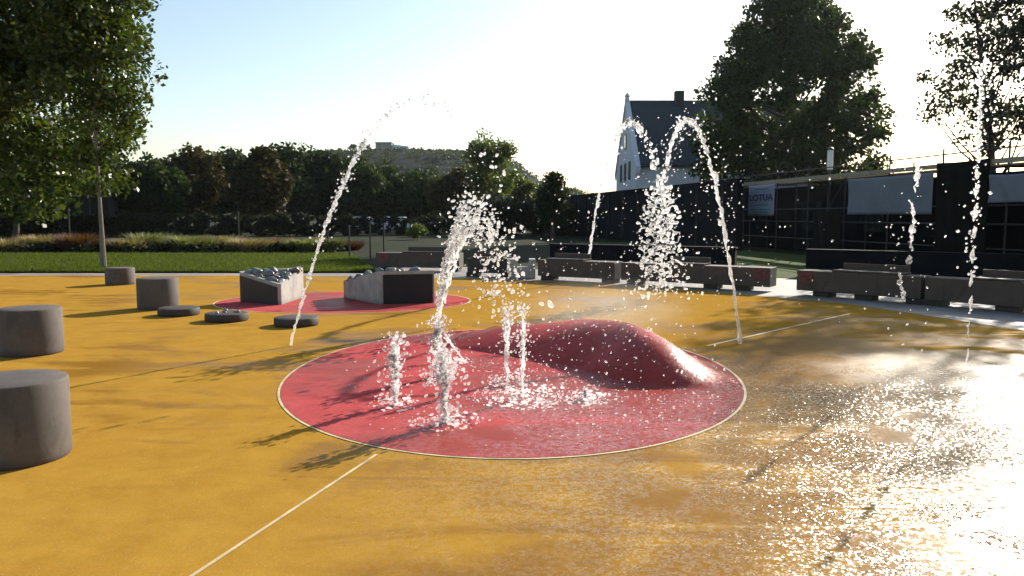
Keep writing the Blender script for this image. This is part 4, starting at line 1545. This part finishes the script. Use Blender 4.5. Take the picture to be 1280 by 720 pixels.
# where the paired arcs meet, the water falls as a broken column
root = jet('broken falling column of water where the crossing pair of arcs meets', (2.63, 14.0))
loc = np.array([2.63, 14.0, 0])
cloud('falling_drops', root, loc, 620, lambda u, q: 2.63 + q * (0.11 + 0.23 * u), lambda u, q: 14.0 + q * 0.25, lambda u: 2.0 * (1 - u) + 0.02, 0.009, 0.034, 21)
rg = np.random.default_rng(5)
tb_ = MB()
for k in range(13):                     # torn sheets that still hang together
    z = 1.95 - k * 0.115
    w = 0.10 + 0.19 * abs(math.sin(k * 1.3)) + 0.012 * k
    a = rg.uniform(-0.4, 0.4)
    n = 14
    pts = [Vector((w * (i / (n - 1) * 2 - 1) + rg.normal() * 0.015, rg.normal() * 0.05, z + a * 0.1 * (i / n) + 0.05 * math.sin(i * 0.9 + k) + rg.normal() * 0.012)) for i in range(n)]
    tb_.tube(pts, [0.004 + 0.016 * rg.random() for _ in range(n)], 6)
tb_.build('falling_sheets', M['water'], root, True)

# wide spraying jet in the middle
root = jet('wide white jet spraying to the right behind the red mound ridge', (-1.02, 10.4))
loc = np.array([-1.02, 10.4, 0])
fan = MB()
rg = np.random.default_rng(9)
bp, br_, bs_ = [], [], []
for k in range(15):
    ex, ap = 0, rg.uniform(1.25, 1.78)
    p1 = (-1.02 + 0.5 + rg.uniform(0.1, 0.85), 10.4 + rg.uniform(-0.3, 0.3))
    se = rg.uniform(0.22, 0.46)
    s = np.linspace(0 if k < 4 else rg.uniform(0.05, 0.16), se, 90)
    pts = arc((-1.02 + rg.normal() * 0.03, 10.4), p1, ap, s)
    pts, rad = wobble_tube(pts, 0.0135 * (1 - 0.3 * s / se), 40 + k, 1.3)
    fan.tube([Vector(p - loc) for p in pts], list(rad), 7)
    n = 46
    q = arc((-1.02, 10.4), p1, ap, rg.uniform(se * 0.8, 0.97, n)) + rg.normal(size=(n, 3)) * 0.07
    bp.append(q); br_.append(0.006 + 0.018 * rg.uniform(0, 1, n) ** 1.8); bs_.append(rg.uniform(1, 1.7, n))
fan.build('stream', M['foam'], root, True)
# big torn chunks of the falling left arc, farther right
s = rg.uniform(0.72, 0.97, 16)
q = arc((-2.56, 8.95), (0.5, 9.1), 2.82, s) + rg.normal(size=(16, 3)) * 0.09
bp.append(q); br_.append(rg.uniform(0.012, 0.026, 16)); bs_.append(rg.uniform(1, 2.6, 16))
bp = np.concatenate(bp)
o = blob_mesh('spray_drops', bp, np.concatenate(br_), np.concatenate(bs_), rg.normal(size=(len(bp), 3)), root, 2, 0.28, loc)
o['kind'] = 'stuff'


def bubbler(label, x, y, h, w, seed, n=190, splash=0.25, n_splash=120, lean=(0, 0)):
    root = jet(label, (x, y))
    z0 = pad_h(x, y) + 0.01
    root.location.z = 0
    loc = np.array([x, y, 0])
    rg = np.random.default_rng(seed)
    tb = MB()
    for k in range(5):
        s = np.linspace(0, 1, 60)
        a = rg.uniform(0, 6.28)
        o_ = w * 0.35 * np.sqrt(s) * rg.uniform(0.3, 1)
        hh = h * rg.uniform(0.72, 1.0)
        pts = np.stack([x + lean[0] * s + o_ * math.cos(a), y + lean[1] * s + o_ * math.sin(a), z0 + hh * s], 1)
        pts, rad = wobble_tube(pts, w * 0.17 * (0.55 + 0.5 * s), seed * 7 + k, 1.1)
        tb.tube([Vector(p - loc) for p in pts], list(rad), 7)
    tb.build('stream', M['foam'], root, True)
    u = rg.uniform(0, 1, n) ** 0.7
    pos = np.stack([x + lean[0] * u + rg.normal(size=n) * w * (0.35 + 0.45 * (1 - np.abs(u - .6))), y + rg.normal(size=n) * w * 0.7, z0 + h * (u * 1.04)], 1)
    rad = 0.003 + w * 0.15 * rg.uniform(0, 1, n) ** 2
    o = blob_mesh('spray_drops', pos, rad, rg.uniform(1, 1.8, n), rg.normal(size=(n, 3)), root, 2, 0.25, loc)
    o['kind'] = 'stuff'
    if n_splash:
        a = rg.uniform(0, 6.28, n_splash)
        q = splash * rg.uniform(0.05, 1, n_splash) ** 0.8
        px_, py_ = x + q * np.cos(a), y + q * np.sin(a)
        pos = np.stack([px_, py_, np.array([pad_h(i, j) for i, j in zip(px_, py_)]) + 0.012 + 0.05 * rg.uniform(0, 1, n_splash) ** 3], 1)
        ax = np.stack([-np.sin(a), np.cos(a), np.zeros(n_splash)], 1)
        o = blob_mesh('splash', pos, 0.003 + 0.009 * rg.uniform(0, 1, n_splash) ** 2, rg.uniform(1.2, 3.5, n_splash), ax, root, 1, 0.2, loc)
        o['kind'] = 'stuff'


bubbler('short bubbling jet standing alone at the left of the red pad', -0.92, 6.1, 0.55, 0.075, 61, 240, 0.22, 120)
bubbler('thick bubbling jet nearest the viewer on the red pad', -0.48, 5.55, 0.52, 0.085, 62, 300, 0.26, 170)
bubbler('short bubbling jet just behind the thick nearest jet', -0.69, 7.2, 0.56, 0.085, 63, 260, 0.2, 80)
bubbler('thin jet left of the middle pair above the wide splash ring', -0.05, 7.0, 0.70, 0.05, 64, 220, 0.25, 110)
bubbler('thin jet right of the middle pair above the wide splash ring', 0.085, 6.35, 0.74, 0.042, 65, 220, 0.42, 420)
bubbler('low slanting jet in front of the back ridge of the red pad', -0.5, 8.0, 0.30, 0.03, 66, 40, 0.15, 40, (-0.2, 0.1))
bubbler('very low bubbling spring in front of the dark side of the mound', 0.60, 6.3, 0.09, 0.028, 67, 40, 0.22, 150)

# thrown drops wetting the dark side of the mound and the surface round it
rg = np.random.default_rng(77)
n = 1500
xx = np.clip(rg.normal(0.55, 0.75, n), -1.6, 2.0)
yy = np.clip(rg.normal(7.0, 0.9, n), 5.0, 9.6)
zz = np.array([pad_h(a, b_) for a, b_ in zip(xx, yy)]) + 0.011
air = rg.uniform(0, 1, n) < 0.25
zz = zz + np.where(air, rg.exponential(0.18, n), 0.0)
o = blob_mesh('scattered_drops', np.stack([xx, yy, zz], 1), 0.003 + 0.008 * rg.uniform(0, 1, n) ** 3, rg.uniform(1, 1.6, n), rg.normal(size=(n, 3)), None, 1, 0.2)
tag(o, 'fine scattered water drops over the red pad and its mound', 'water drops', kind='stuff')
n = 520
t = rg.uniform(0, 1, n)
xx = -1.0 + rg.uniform(0, 1, n) * 5.2
yy = 9.5 + rg.uniform(0, 1, n) * 5
zz = rg.uniform(0.05, 2.6, n)
o = blob_mesh('drifting_drops', np.stack([xx, yy, zz], 1), 0.005 + 0.010 * rg.uniform(0, 1, n) ** 2, rg.uniform(1, 1.6, n), rg.normal(size=(n, 3)), None, 1, 0.2)
tag(o, 'stray drops of water drifting in the air between the arcs', 'water drops', kind='stuff')


# mist of fine spray behind the mound
nt = NT('mist')
tc = nt.n('ShaderNodeTexCoord')
ln_ = nt.n('ShaderNodeVectorMath', operation='LENGTH')
nt.t.links.new(tc.outputs['Object'], ln_.inputs[0])
den = nt.remap(ln_.outputs['Value'], 0.15, 1.0, 1.0, 0.0, True)
den = nt.math('MULTIPLY', den, nt.remap(nt.noise(tc.outputs['Object'], 2.2, 3, 0.6), 0.35, 0.65, 0.3, 1.0))
pvn = nt.n('ShaderNodeVolumePrincipled')
pvn.inputs['Color'].default_value = (1, 1, 1, 1)
pvn.inputs['Anisotropy'].default_value = 0.55
nt.t.links.new(nt.math('MULTIPLY', den, 0.32), pvn.inputs['Density'])
nt.t.links.new(pvn.outputs[0], nt.out.inputs['Volume'])
V0, F0 = ICO[2]
mist = mesh_obj('spray_mist', V0, [tuple(int(i) for i in f) for f in F0], nt.m, None, True, (1.0, 8.75, 0.45))
mist.scale = (1.25, 0.9, 0.42)
tag(mist, 'thin bright mist of spray hanging over the back of the red mound', 'mist', kind='stuff')


# air: pale haze over the whole place, the sky outside it
nt = NT('air')
pvn = nt.n('ShaderNodeVolumePrincipled')
pvn.inputs['Color'].default_value = (0.82, 0.92, 1.0, 1)
pvn.inputs['Density'].default_value = 0.00008
pvn.inputs['Anisotropy'].default_value = 0.45
nt.t.links.new(pvn.outputs[0], nt.out.inputs['Volume'])
hz = MB().box((0, 300, 29), (1400, 800, 62)).build('haze', nt.m)
hz['kind'] = 'stuff'
